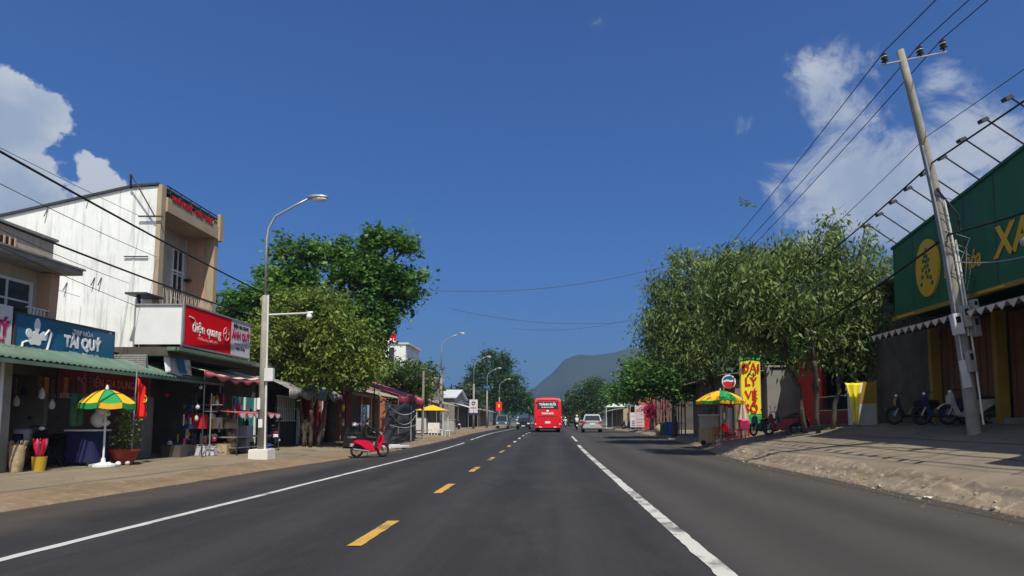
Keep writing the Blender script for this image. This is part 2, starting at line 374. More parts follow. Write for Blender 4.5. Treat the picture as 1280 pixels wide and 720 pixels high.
m_apron = ground_mat('worn cement apron', [(.225,.187,.138), (.16,.133,.10), (.28,.235,.175), (.095,.078,.06)],
   [(.5,1,.5,.42,.62,.8), (1.6,1,1,.5,.7,.6), (2.4,1,1,.62,.70,.6)], .95, .5)

def ystops(a, b, near=.5):
    ys = []; y = a
    while y < b:
        ys.append(y); y += near if y < 45 else (1.5 if y < 100 else 8 if y < 200 else 40)
    return ys + [b]
def sheet(name, xs_fn, zfn, ys, m, n):
    mb = MB(); vs = []
    for y in ys:
        for x in xs_fn(y, n): vs.append((x, y, zfn(x, y)))
    w = n+1
    mb.add(vs, [(i*w+j, i*w+j+1, (i+1)*w+j+1, (i+1)*w+j) for i in range(len(ys)-1) for j in range(n)])
    return tag(mb.build(name, m, fix=False, smooth=True), kind='structure')
lin = lambda a, b, n: [a + (b-a)*i/n for i in range(n+1)]
def nz(x, y, s=1.0, z=0.0): return noise.noise(Vector((x*s, y*s, z)))

# ground sheet
gy = [-80, -40, 0, 10, 20] + [22+3*i for i in range(13)] + [80, 120, 300, 800, 2000, 6000]
sheet('ground', lambda y, n: [-5000,-600,-120,-40,-18, 18, 40, 120, 600, 5000], lambda x, y: g(y) - .10 , gy, m_ground, 9)
# road
sheet('road', lambda y, n: lin(KL(y)-.5, KR(y)+.5, n), lambda x, y: g(y) + .006*nz(x, y, .5), ystops(-30, 420, 1), m_road, 8)
# left pavement (paving) and its earth verge
def zl(x, y):
    t = KL(y) - x
    e = 0.12*nz(y, 3.3, .9) + .06*nz(y, 9.1, 3.0)
    if t < .05: return g(y) - .04
    return H(x + e*max(0, 1-abs(t-.5)), y) + .012*nz(x, y, 1.6)*min(1, t*2)
sheet('pavement', lambda y, n: lin(KL(y), KL(y)-.9, 6) + lin(KL(y)-1.0, -14, 22), lambda x, y: zl(x, y), ystops(-20, 400, .4), m_walk, 29)
sheet('dirt_verge', lambda y, n: lin(KL(y)+.12+.12*nz(y,0,.8)+.05*nz(y,5,3), KL(y)-.75+.35*nz(y,7,.6)+.1*nz(y,1,2.5), n), lambda x, y: zl(x, y)+.006+max(0,.02*(1-abs(KL(y)-x)*2)), ystops(-20, 200, .25), m_dirt, 8)
# right bank and apron
def zr(x, y):
    t = x - KR(y)
    if t < .04: return g(y) - .04
    e = .16*nz(y, 1.7, .7) + .07*nz(y, 4.4, 2.6)
    rock = (.09*abs(nz(x, y, 3.2)) + .06*nz(x, y, 7) + .035*nz(x, y, 15))*max(0, 1-abs(t-.4)*1.9)
    return H(x + e*max(0, 1-abs(t-.4)), y) + rock + .01*nz(x, y, 1.2)
sheet('forecourt', lambda y, n: lin(KR(y), KR(y)+.9, 12) + lin(KR(y)+1.0, 16, 18), lambda x, y: zr(x, y), ystops(-20, 400, .2), m_apron, 31)
sheet('earth_bank', lambda y, n: lin(KR(y)-.10+.14*nz(y,2,.9)+.05*nz(y,2,4), KR(y)+.78+.3*nz(y,3,.5)+.1*nz(y,3,3), n), lambda x, y: zr(x, y)+.008, ystops(-20, 120, .15), m_bank, 14)
# expansion joints on forecourt and pavement
jm = mat('dark joint', (.09,.08,.065), .95, .2)
def strip(name, pts, w, m, zfn, dz=.012, kind='structure'):
    mb = MB(); vs = []; 
    for i, (x, y) in enumerate(pts):
        a = pts[max(0, i-1)]; b = pts[min(len(pts)-1, i+1)]; d = Vector((b[0]-a[0], b[1]-a[1])).normalized(); nx, ny = d.y*w/2, -d.x*w/2
        for sx in (1, -1):
            X, Y = x+sx*nx, y+sx*ny; vs.append((X, Y, zfn(X, Y)+dz))
    mb.add(vs, [(2*i, 2*i+1, 2*i+3, 2*i+2) for i in range(len(pts)-1)])
    return tag(mb.build(name, m, fix=False), kind=kind)
for k, (xa, wd) in enumerate([(8.3,.03),(9.3,.025)]):
    strip('pavement_joint', [(xa+.05*nz(y,0,.7), y) for y in lin(5, 26, 100)], wd, jm, zr)
for yy in (10.5, 13.6, 17.2, 20.9):
    strip('pavement_joint', [(x, yy+.06*nz(x,2,1)) for x in lin(7.5, 11, 24)], .02, jm, zr)
strip('pavement_joint', [(KL(y)-1.0, y) for y in lin(3, 40, 160)], .03, jm, zl)

# markings
def paint(name, col, lo, hi):
    m = bpy.data.materials.new(name); m.use_nodes = True; N = m.node_tree.nodes; L = m.node_tree.links
    p = N['Principled BSDF']; p.inputs['Roughness'].default_value = .8
    tc = N.new('ShaderNodeTexCoord'); n1 = N.new('ShaderNodeTexNoise'); n1.inputs['Scale'].default_value = 1.1; n1.inputs['Detail'].default_value = 10; n1.inputs['Roughness'].default_value = .75
    L.new(tc.outputs['Object'], n1.inputs['Vector'])
    r = N.new('ShaderNodeMapRange'); r.inputs['From Min'].default_value = lo; r.inputs['From Max'].default_value = hi; r.inputs['To Max'].default_value = .9
    L.new(n1.outputs['Fac'], r.inputs['Value'])
    mx = N.new('ShaderNodeMix'); mx.data_type = 'RGBA'; L.new(r.outputs['Result'], mx.inputs['Factor'])
    mx.inputs['A'].default_value = (*col, 1); mx.inputs['B'].default_value = (.075,.073,.072, 1); L.new(mx.outputs['Result'], p.inputs['Base Color'])
    return m
pw = paint('worn white road paint', (.50,.50,.46), .47, .58); pw2 = paint('white road paint', (.50,.50,.48), .52, .68); py = paint('yellow road paint', (.52,.31,.05), .50, .64)
zg = lambda x, y: g(y) + .006*nz(x, y, .5)
def jag(y, w, s): return w + .018*nz(y, s, 3) + .012*nz(y, s, 11)
_mc = {}
def mark(name, x, y0, y1, w, m, seed=0, step=.15):
    mb = MB(); n = max(4, int((y1-y0)/step)); vs = []
    for i in range(n+1):
        y = y0+(y1-y0)*i/n
        for sx in (-1, 1):
            X = (x(y) if callable(x) else x) + sx*jag(y, w/2, seed+sx*3); vs.append((X, y, zg(X, y)+.008))
    mb.add(vs, [(2*i, 2*i+1, 2*i+3, 2*i+2) for i in range(n)])
    return tag(mb.build(name, m, fix=False), kind='structure')
mark('edge_line', 1.5, -10, 33.5, .17, pw, 1)
mark('edge_line', lambda y: -5.25+.013*y, -10, 36, .13, pw2, 2)
mark('edge_line', lambda y: -4.9, 40, 110, .12, pw2, 3, .5)
mark('edge_line', lambda y: 1.6, 38, 46, .15, pw2, 4, .5)
for k in range(26):
    yc = 7.65 + 4.97*k - (5 if False else 0)
    mark('centre_dash', -2.04 + (.0009*(yc-30)**2 if yc > 30 else 0)*.35, yc-.85, yc+.85, .15, py if yc < 36 else pw2, k)
mark('centre_dash', -2.04, 1.9, 3.5, .15, py, 40)
# ------------------------------------------------------------------ light, sky and clouds
SUN_EL, SUN_DIR = math.radians(57), Vector((.36, -.93))   # sun stands behind the camera to the right
SUN_DIR.normalize()
sv = Vector((SUN_DIR.x*math.cos(SUN_EL), SUN_DIR.y*math.cos(SUN_EL), math.sin(SUN_EL)))
sl = bpy.data.lights.new('sun', 'SUN'); sl.energy = 4.5; sl.angle = math.radians(.5); sl.color = (1, .93, .82)
so = bpy.data.objects.new('sun', sl); COL.objects.link(so); so.rotation_euler = sv.to_track_quat('Z', 'Y').to_euler(); so.location = (30, -30, 60)
W = bpy.data.worlds.new('World'); S.world = W; W.use_nodes = True
nt = W.node_tree; N = nt.nodes; L = nt.links; N.clear()
wo = N.new('ShaderNodeOutputWorld'); bg = N.new('ShaderNodeBackground'); L.new(bg.outputs[0], wo.inputs[0])
sky = N.new('ShaderNodeTexSky'); sky.sky_type = 'NISHITA'; sky.sun_disc = False; sky.sun_elevation = SUN_EL
sky.sun_rotation = math.atan2(sv.x, sv.y); sky.altitude = 900; sky.air_density = 1.0; sky.dust_density = .25; sky.ozone_density = 3.5
bg.inputs['Strength'].default_value = .075
tc = N.new('ShaderNodeTexCoord')
def vdir(u, v):
    d = Vector(((u-687)/FPX, 1, (527-v)/FPX)); return d.normalized()
def nmath(op, a, b=None, c=None):
    n = N.new('ShaderNodeMath'); n.operation = op
    for i, q in enumerate((a, b, c)):
        if q is None: continue
        if isinstance(q, (int, float)): n.inputs[i].default_value = q
        else: L.new(q, n.inputs[i])
    return n.outputs[0]
def rng(a, lo, hi, t0=0.0, t1=1.0, smooth=True):
    r = N.new('ShaderNodeMapRange'); r.interpolation_type = 'SMOOTHSTEP' if smooth else 'LINEAR'
    r.inputs['From Min'].default_value = lo; r.inputs['From Max'].default_value = hi; r.inputs['To Min'].default_value = t0; r.inputs['To Max'].default_value = t1
    L.new(a, r.inputs['Value']); return r.outputs['Result']
def blobs(lst):
    out = None
    for (u, v, r, w) in lst:
        d = N.new('ShaderNodeVectorMath'); d.operation = 'DISTANCE'; L.new(tc.outputs['Generated'], d.inputs[0]); d.inputs[1].default_value = vdir(u, v)
        q = rng(d.outputs['Value'], 0, r/FPX, w, 0.0)
        out = q if out is None else nmath('MAXIMUM', out, q)
    return out
def fbm(sc, det, rough, off=0.0, dist=0.0, squash=1.0):
    mp = N.new('ShaderNodeMapping'); mp.inputs['Location'].default_value = (off, off*.7, off*.3); mp.inputs['Scale'].default_value = (1, 1, squash)
    L.new(tc.outputs['Generated'], mp.inputs['Vector'])
    n = N.new('ShaderNodeTexNoise'); n.inputs['Scale'].default_value = sc; n.inputs['Detail'].default_value = det; n.inputs['Roughness'].default_value = rough; n.inputs['Distortion'].default_value = dist
    L.new(mp.outputs['Vector'], n.inputs['Vector']); return n.outputs['Fac']
bl = blobs([(-60,140,120,1), (-12,145,74,.95), (15,118,42,.75), (-20,235,120,1), (40,262,75,.85), (100,205,38,.72), (112,245,58,.80), (160,258,42,.62), (90,190,28,.66), (-200,200,220,1)])
br = blobs([(1035,88,80,.62), (1065,140,85,.62), (1195,85,45,.50), (945,140,38,.50), (1080,245,160,.82), (1180,255,160,.88), (1250,190,140,.76), (975,225,60,.52), (1320,230,200,.8), (1500,150,250,.7)])
# broken cloud added behind the viewer, out of view, to fill shaded sides
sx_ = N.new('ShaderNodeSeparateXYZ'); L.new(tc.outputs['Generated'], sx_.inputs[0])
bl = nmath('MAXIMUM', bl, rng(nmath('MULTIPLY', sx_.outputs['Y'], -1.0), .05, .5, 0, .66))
nl = fbm(10, 13, .62, 0.0, .15); nr = fbm(11, 11, .66, 3.0, .5, 1.3)
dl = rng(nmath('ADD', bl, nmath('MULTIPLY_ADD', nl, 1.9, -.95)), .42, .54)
dr = rng(nmath('ADD', br, nmath('MULTIPLY_ADD', nr, 1.7, -.85)), .30, .80)
shl = rng(nmath('ADD', fbm(7, 8, .6, .06, .2), nmath('MULTIPLY_ADD', bl, -.22, .15)), .36, .62)
mixs = N.new('ShaderNodeMix'); mixs.data_type = 'RGBA'; mixs.inputs['A'].default_value = (5.2, 6.0, 7.4, 1); mixs.inputs['B'].default_value = (9.3, 9.4, 9.7, 1); L.new(shl, mixs.inputs['Factor'])
m1 = N.new('ShaderNodeMix'); m1.data_type = 'RGBA'
tint = N.new('ShaderNodeMix'); tint.data_type = 'RGBA'; tint.blend_type = 'MULTIPLY'; tint.inputs['Factor'].default_value = 1; tint.inputs['B'].default_value = (.06, .48, 1.22, 1)
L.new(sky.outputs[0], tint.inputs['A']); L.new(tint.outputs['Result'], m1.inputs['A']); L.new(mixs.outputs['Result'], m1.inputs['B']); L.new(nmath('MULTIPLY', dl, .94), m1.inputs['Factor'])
m2 = N.new('ShaderNodeMix'); m2.data_type = 'RGBA'; L.new(m1.outputs['Result'], m2.inputs['A'])
mixr = N.new('ShaderNodeMix'); mixr.data_type = 'RGBA'; mixr.inputs['A'].default_value = (5.5, 6.2, 7.6, 1); mixr.inputs['B'].default_value = (8.2, 8.3, 8.8, 1); L.new(rng(fbm(6, 8, .6, 5.0), .38, .62), mixr.inputs['Factor'])
L.new(mixr.outputs['Result'], m2.inputs['B']); L.new(nmath('MULTIPLY', dr, .85), m2.inputs['Factor'])
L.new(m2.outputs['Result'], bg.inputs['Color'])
S.view_settings.view_transform = 'Standard'; S.view_settings.look = 'None'; S.view_settings.exposure = .25; S.view_settings.gamma = 1
S.cycles.max_bounces = 6; S.cycles.diffuse_bounces = 3; S.cycles.transparent_max_bounces = 8
S.cycles.use_denoising = True

# ------------------------------------------------------------------ mountains
def ridge(name, tab, D, depth, m, seed):
    us = lin(tab[0][0], tab[-1][0], 220); mb = MB(); vs = []; nv = 14
    for i, u in enumerate(us):
        top = (527 - lerp_tab(tab, u))/FPX*D
        for j in range(nv+1):
            t = j/nv; y = D - depth*(1-t); x = (u-687)/FPX*D*(y/D)**.5 if u > 400 else (u-687)/FPX*D
            k = t**1.3
            z = -20 + (top+20)*k + (noise.noise(Vector((x*.0016, y*.0016, seed)))*80 + noise.noise(Vector((x*.006, y*.006, seed)))*35)*math.sin(PI*t)*.8*min(1, top/300+.2) + noise.noise(Vector((x*.012, 3, seed)))*14*t
            vs.append((x, y, z))
    w = nv+1
    mb.add(vs, [(i*w+j, (i+1)*w+j, (i+1)*w+j+1, i*w+j+1) for i in range(220) for j in range(nv)])
    return tag(mb.build(name, m, smooth=True), kind='structure')
m_hill = ground_mat('forested hillside', [(.026,.034,.026), (.045,.05,.035), (.012,.016,.013), (.075,.068,.055)], [(.003,1,1,.42,.6,.8), (.012,1,1,.5,.65,.8), (.006,1,1,.6,.7,.5)], 1, 0)
ridge('mountain', [(560,530),(600,524),(640,508),(662,488),(690,466),(705,449),(725,442),(770,441),(820,426),(900,398),(1000,360),(1080,322),(1180,305),(1300,310),(1500,330)], 1850, 800, m_hill, 1.0)
ridge('hill', [(-700,470),(-300,480),(0,488),(200,492),(400,500),(560,503),(620,506),(700,503),(760,498),(900,480),(1400,470)], 1500, 400, m_hill, 5.0)

# ------------------------------------------------------------------ trees
def leaves(mb_v, centres, radii, n_tot, size, aspect, droop, rs, clump=30, crad=.35, hollow=.55, fold=.25):
    """scatter leaf quads in small clumps through the outer part of each ellipsoidal lobe"""
    vols = np.array([r[0]*r[1]*r[2] for r in radii])**(2/3.); vols = vols/vols.sum()
    out_v = []
    for (c, r, w) in zip(centres, radii, vols):
        nc = max(3, int(n_tot*w/clump))
        d = rs.normal(size=(nc, 3)); d /= np.linalg.norm(d, axis=1)[:, None]
        rad = hollow + (1-hollow)*rs.rand(nc)**.6
        wob = 1 + .22*np.sin(d[:, 0]*5+c[0]) + .18*np.sin(d[:, 1]*7+c[1]*2) + .15*np.sin(d[:, 2]*6+c[2])
        cc = np.array(c) + d*np.array(r)*(rad*wob)[:, None]
        cs = crad*(.6+.8*rs.rand(nc))
        idx = np.repeat(np.arange(nc), clump); n = len(idx)
        p = cc[idx] + rs.normal(size=(n, 3))*(cs[idx]*.55)[:, None]*np.array([1, 1, .8])
        if droop > 0: p[:, 2] -= np.abs(rs.normal(size=n))*droop*cs[idx]
        # leaf frame
        a = rs.normal(size=(n, 3)); a[:, 2] = a[:, 2]*.5 - droop*1.6
        a /= np.linalg.norm(a, axis=1)[:, None]
        b = rs.normal(size=(n, 3)); b[:, 2] *= .5; b -= a*(a*b).sum(1)[:, None]; b /= np.linalg.norm(b, axis=1)[:, None]
        nn = np.cross(a, b)
        s = (size*(.45+1.1*rs.rand(n)**1.6))[:, None]
        out_v.append(np.stack([p, p+a*s*.5+b*s*aspect*.5+nn*s*fold*.2, p+a*s, p+a*s*.5-b*s*aspect*.5+nn*s*fold*.2], axis=1).reshape(-1, 3))
    return np.concatenate(out_v)
def mesh_quads(name, v, m, parent):
    me = bpy.data.meshes.new(name); nv = len(v); nf = nv//4
    me.vertices.add(nv); me.vertices.foreach_set('co', v.astype(np.float32).ravel())
    me.loops.add(nv); me.loops.foreach_set('vertex_index', np.arange(nv, dtype=np.int32))
    me.polygons.add(nf); me.polygons.foreach_set('loop_start', np.arange(0, nv, 4, dtype=np.int32)); me.polygons.foreach_set('loop_total', np.full(nf, 4, dtype=np.int32))
    me.materials.append(m); me.update(calc_edges=True)
    o = bpy.data.objects.new(name, me); COL.objects.link(o); o.parent = parent; CH.setdefault(parent.name, []).append(o); return o
def limb(p0, p1, r0, r1, rs, n=7, wig=.12):
    p0, p1 = np.array(p0, float), np.array(p1, float); L_ = np.linalg.norm(p1-p0); pts = []; k = 6
    wig *= .6
    for i in range(k+1):
        t = i/k; sag = np.array([0, 0, .12*L_*math.sin(PI*t)])
        w = rs.normal(size=3)*wig*L_*.25*math.sin(PI*t)
        pts.append(p0+(p1-p0)*t+sag+w)
    return pts, [r0+(r1-r0)*i/k for i in range(k+1)]
def tree(name, label, x, y, lobes, n, size, lm, aspect=.45, droop=0.2, tr=.16, fork=2.2, clump=30, crad=.35, hollow=.5, stems=1, group=None, seed=1, z=None, twigs=True, bark=None, spread=.3):
    rs = np.random.RandomState(seed); z0 = H(x, y) if z is None else z
    t = thing(name, label, 'tree', (x, y, z0-.05), 0, group)
    tb = MB()
    cs = [l[:3] for l in lobes]; rr = [l[3:6] for l in lobes]
    bases = []
    for s in range(stems):
        a = 2*PI*s/stems+seed; bx, by = (spread*math.cos(a), spread*math.sin(a)) if stems > 1 else (0, 0)
        top = (bx*2.2+rs.normal()*.1, by*2.2+rs.normal()*.1, fork*(.85+.3*rs.rand()))
        pts, r = limb((bx, by, 0), top, tr*(1.25 if stems == 1 else .9), tr*.75, rs, wig=.10)
        tb.tube(pts, r, 9); bases.append(pts[-1])
    for i, (c, r) in enumerate(zip(cs, rr)):
        b = min(bases, key=lambda q: (q[0]-c[0])**2+(q[1]-c[1])**2)
        pts, q = limb(b, (c[0], c[1], c[2]), tr*.55, tr*.16, rs); tb.tube(pts, q, 6)
        if twigs:
            for k in range(7):
                d = rs.normal(size=3); d /= np.linalg.norm(d); d[2] = d[2]*.7+.15
                e = np.array(c)+d*np.array(r)*(.8+.25*rs.rand())
                st = pts[3+rs.randint(0, 4)]; p2, q2 = limb(st, e, tr*.16, tr*.04, rs, wig=.2); tb.tube(p2, q2, 4)
    tb.build('trunk', bark or M['bark'], t, smooth=True, fix=False)
    v = leaves(None, cs, rr, n, size, aspect, droop, rs, clump, crad, hollow)
    mesh_quads('crown', v, lm, t)
    return t
LM = dict(
 almond=leafmat('broad dark leaves', (.03,.09,.018), (.085,.20,.035), (.20,.33,.07)),
 light=leafmat('yellow green leaves', (.055,.11,.018), (.15,.23,.035), (.28,.32,.06)),
 droopy=leafmat('long olive leaves', (.028,.060,.016), (.12,.185,.045), (.26,.34,.10)),
 dull=leafmat('dusty leaves', (.03,.045,.018), (.055,.085,.028), (.10,.13,.05)),
 far=leafmat('bright distant leaves', (.03,.07,.015), (.06,.12,.025), (.11,.17,.04)),
 pine=leafmat('dark feathery leaves', (.022,.055,.018), (.05,.11,.030), (.10,.17,.045)),
 dry=leafmat('dry golden leaves', (.12,.12,.03), (.20,.17,.05), (.30,.24,.09)),
 pink=leafmat('magenta blossom', (.25,.01,.05), (.45,.02,.10), (.6,.08,.2)),
)
def rl(rs, n, R, zc, zr, r0, r1, sx=1, sy=1):
    out = []
    for i in range(n):
        a = 2*PI*i/n + rs.rand(); q = R*(.45+.55*rs.rand()); s = r0+(r1-r0)*rs.rand()
        out.append((q*math.cos(a)*sx, q*math.sin(a)*sy, zc+zr*(rs.rand()*2-1), s, s, s*.75))
    return out
# big sea-almond tree behind the lamp on the left: flat tiers of foliage reaching right
tree('almond_tree', 'big dark green tree with tiered boughs reaching over the road, behind the first street lamp', -10.6, 31,
  [(-3.6,-.5,6.7,1.9,1.6,.75),(-2.3,.3,8.0,1.7,1.5,.7),(-4.6,0,5.6,1.6,1.5,.7),(-1.2,-.4,9.2,1.1,1.1,.55),(-2.6,-.2,9.5,.35,.35,.9),(.2,.2,9.35,1.2,1.1,.5),(1.4,0,8.3,1.8,1.7,.7),(2.6,-.3,8.35,1.3,1.2,.55),
   (2.9,.2,7.3,1.4,1.2,.5),(3.6,-.2,8.0,.8,.8,.4),(2.0,0,6.3,1.5,1.4,.7),(1.0,.2,6.0,2.0,1.9,1.1),(2.9,-.5,9.9,.9,.9,.35),(2.0,-.5,9.7,.7,.7,.8),(3.6,-.4,9.6,.8,.7,.3),(1.6,0,4.9,1.3,1.3,.9),(-1.5,0,6.6,2.2,1.9,1.2),(1.4,.2,3.6,1.2,1.2,.8)],
  46000, .23, LM['almond'], .6, .05, .24, 3.0, clump=34, crad=.42, hollow=.25, seed=3)
tree('milkwood_tree', 'smaller yellow-green tree in front of the tiered dark tree, above the grey awning', -9.75, 26.3,
  [(-.9,0,5.9,1.2,1.1,.8),(.4,0,6.0,1.2,1.1,.8),(-1.6,.2,4.9,1.2,1.1,.9),(.2,-.3,4.7,1.6,1.3,1.1),(1.4,0,4.6,1.2,1.1,1.0),(1.9,0,3.6,1.0,.9,.8),(-.6,0,3.6,1.2,1.1,.8),(.9,-.2,3.3,1.1,1.0,.7),(-2.2,.3,3.9,.8,.8,.7)],
  26000, .20, LM['light'], .38, .45, .09, 1.7, clump=26, crad=.36, hollow=.3, stems=3, seed=5)
# right-hand trees with long drooping leaves
tree('mast_tree', 'broad tree with long drooping leaves behind the leaning utility pole, nearer of the two', 9.8, 23.4,
  [(-2.0,-.3,5.8,1.6,1.4,1.0),(-3.2,-.1,5.3,1.2,1.2,.9),(.2,-.2,6.6,1.5,1.4,1.0),(1.6,-.2,5.6,1.5,1.4,1.2),(2.7,.3,4.9,1.1,1.1,1.1),(3.5,0,5.3,1.0,1.0,.9),(3.4,-.2,4.2,.8,.8,.8),(-.6,-.4,4.9,1.6,1.4,1.1),(-2.4,-.3,4.7,1.4,1.3,.9),(1.5,-.4,4.0,1.1,1.0,1.0),(.7,0,7.5,.35,.35,.7),(2.0,0,7.1,.3,.3,.9),(.4,-.3,3.8,.9,.7,.7),(2.4,-.4,3.1,.8,.6,.8),(-.3,-.3,3.2,.6,.5,.7),(1.3,-.5,2.9,.6,.5,.6),(-2.9,.6,6.5,1.3,1.3,.9),(-1.8,.4,4.0,.8,.8,.6),(-1.0,.8,7.0,1.4,1.2,.6),(3.4,-.2,3.1,.6,.6,.7),(-3.6,0,4.5,.7,.7,.6)],
  34000, .25, LM['droopy'], .29, .75, .10, 2.6, clump=34, crad=.46, hollow=.3, stems=4, seed=9, spread=.45)
tree('mast_tree', 'broad tree with long drooping leaves above the parasol, farther of the two', 9.0, 33.0,
  [(-2.6,0,6.9,1.7,1.6,1.3),(-1.0,0,8.6,1.7,1.6,1.1),(.9,0,8.4,1.7,1.6,1.1),(-3.2,0,5.8,1.3,1.5,1.1),(-1.3,-.2,6.6,1.9,1.7,1.5),(.9,-.2,6.4,2.0,1.7,1.5),(-2.2,0,4.9,1.5,1.3,.8),(.0,-.2,5.2,1.6,1.4,.9),(-3.1,0,8.3,1.0,.9,.7),(2.2,0,7.8,1.3,1.3,1.1),(2.4,0,5.6,1.4,1.3,1.2),(1.2,-.6,4.4,.9,.8,.7),(-1.4,-.6,4.4,.9,.8,.7),(-1.7,0,9.6,1.2,1.1,.4)],
  32000, .26, LM['droopy'], .29, .75, .11, 2.8, clump=30, crad=.5, hollow=.35, stems=3, seed=13, spread=.35)
tree('almond_tree', 'round dark broad-leaved tree at the far side of the wooden shed', 8.1, 41.5,
  [(-1.6,0,4.3,1.7,1.5,1.2),(.4,0,5.0,1.8,1.6,1.3),(1.8,0,4.6,1.6,1.5,1.2),(-.3,0,3.4,1.9,1.5,1.0),(-2.6,0,3.4,1.1,1.0,.8),(1.8,-.4,6.3,1.6,1.4,.9),(.3,0,6.8,1.2,1.2,.7),(2.6,0,3.6,1.4,1.3,1.0)],
  17000, .26, LM['almond'], .55, .1, .16, 2.4, clump=30, crad=.5, hollow=.35, seed=15)
tree('almond_tree', 'dark tree beyond the round one, over the pink flowering bush', 9.2, 58,
  [(-2.2,0,3.6,1.6,1.5,1.1),(0,0,4.6,2.2,2,1.4),(2.2,0,4.5,2.0,1.8,1.4),(-1.0,0,5.7,1.5,1.4,1.0)], 12000, .3, LM['almond'], .55, .1, .16, 2.2, clump=26, crad=.55, hollow=.35, seed=17)
# middle distance
rs_ = np.random.RandomState(4)
tree('roadside_tree', 'bushy mid green tree behind the black shade net', -10.3, 47, rl(rs_, 7, 1.6, 3.6, 1.1, 1.0, 1.5), 9000, .26, LM['far'], .5, .1, .12, 1.8, clump=24, crad=.5, seed=21)
tree('giant_tree', 'very tall dark feathery tree on the far left behind the row of lamps', -10.8, 127,
  [(-1.0,0,14.0,1.8,1.6,1.3),(1.4,0,12.6,2.6,2.3,1.7),(-3.0,0,11.5,2.6,2.3,1.6),(-.5,0,9.8,3.6,3.0,2.0),(3.2,0,9.3,2.6,2.3,1.6),(-4.5,0,8.3,2.6,2.4,1.5),(-6.2,0,6.5,1.7,1.6,.8),(4.6,0,6.8,2.2,2,1.6),(1.5,0,6.4,3.6,3,2.0),(-2.5,0,5.6,3.6,3,1.9),(6.0,0,4.6,1.6,1.6,1.4),(3.4,0,3.9,2.5,2.2,1.6),(-4.4,0,3.6,2.4,2.2,1.4),(2.0,0,11.6,1.0,1.0,2.8)],
  20000, .55, LM['pine'], .4, .2, .4, 4.5, clump=20, crad=.9, hollow=.3, seed=23)
tree('roadside_tree', 'spreading bright green tree beyond the silver car', 8.8, 135,
  [(-3,0,6.0,2.8,2.6,1.6),(0,0,8.0,3.2,2.8,1.9),(3.2,0,7.2,2.8,2.5,1.8),(-4.9,0,3.9,2.4,2.2,1.5),(.5,0,4.8,3.6,3,2.2),(4.6,0,4.2,2.8,2.5,1.8),(2,0,3.2,2.6,2.4,1.3)],
  16000, .5, LM['far'], .5, .15, .3, 3.2, clump=20, crad=.9, hollow=.35, seed=25)
tree('roadside_tree', 'dull green tree just right of the red coach, in the distance', 6.6, 165,
  [(-2,0,4.5,2.6,2.4,1.6),(1.4,0,5.2,2.6,2.4,1.8),(-.4,0,2.9,2.8,2.4,1.6),(3.6,0,3.4,2.4,2.4,1.6)], 7000, .6, LM['dull'], .5, .15, .3, 2.2, clump=18, crad=1.0, hollow=.35, seed=27)
tree('flowering_shrub', 'small golden-leaved roadside tree beside the red coach', 4.4, 150,
  [(-.6,0,2.2,1.5,1.4,1.1),(1.0,0,2.8,1.5,1.4,1.2),(.2,0,1.6,1.6,1.4,1.0)], 3000, .5, LM['dry'], .5, .15, .15, 1.0, clump=16, crad=.8, hollow=.3, seed=29)
k = 0
for (x, y, s, lm_, lab) in [(-6.0,190,1.2,'dull','small dull tree closing the view left of the coach'), (-1.5,235,1.1,'far','distant tree seen above the road behind the coach'), (3.0,225,1.0,'pine','distant dark tree between the coach and the motorbikes'), (-11.5,165,1.5,'pine','dark tree low behind the giant left-hand tree'), (12.5,110,1.0,'almond','dark tree behind the pale green canopy'),
     (13.5,75,.95,'almond','dark tree crown behind the white notice boards'),(-13.5,95,.9,'dull','dusty tree behind the far left-hand shops'),(-15.5,70,.9,'far','green tree between the white clad house and the far shops'),(13.5,34,.95,'almond','dark tree crown rising behind the wooden shed'),(-17.5,36,.9,'pine','dark tree behind the red shop house')]:
    k += 1; r2 = np.random.RandomState(60+k)
    tree('roadside_tree', lab, x, y, [tuple(q*s for q in l) for l in rl(r2, 7, 2.6, 4.6, 1.6, 1.5, 2.4)], 6500, .35*s+.12, LM[lm_], .5, .1, .2, 2.0*s, clump=18, crad=.8, hollow=.35, seed=70+k)
rs_ = np.random.RandomState(8)
t = thing('flowering_shrub', 'pink flowering bush under the dark trees beside the white boards', 'shrub', (8.9, 54, H(8.9,54)))
mesh_quads('foliage', leaves(None, [(0,0,1.6),(-.4,0,1.9),(.5,0,2.1)], [(.7,.7,.5),(.5,.5,.4),(.6,.6,.4)], 1300, .22, .6, .1, rs_, 18, .35, .3), LM['pink'], t)
b = MB(); [b.tube([(0,0,0),(dx*.5,0,.8),(dx,.1,1.9)], [.04,.03,.01], 5) for dx in (-.7,0,.6)]; b.build('stem', M['bark'], t)
# ------------------------------------------------------------------ haze
hz = MB().box(-5200, 5200, -120, 6100, -60, 520).build('haze'); hm = bpy.data.materials.new('haze'); hm.use_nodes = True
hn = hm.node_tree; hn.nodes.remove(hn.nodes['Principled BSDF']); pv = hn.nodes.new('ShaderNodeVolumePrincipled')
pv.inputs['Color'].default_value = (.25, .43, .64, 1); pv.inputs['Density'].default_value = .00038; pv.inputs['Anisotropy'].default_value = .1
hn.links.new(pv.outputs[0], hn.nodes['Material Output'].inputs['Volume']); hz.data.materials.append(hm); tag(hz, kind='stuff')
S.cycles.volume_bounces = 1

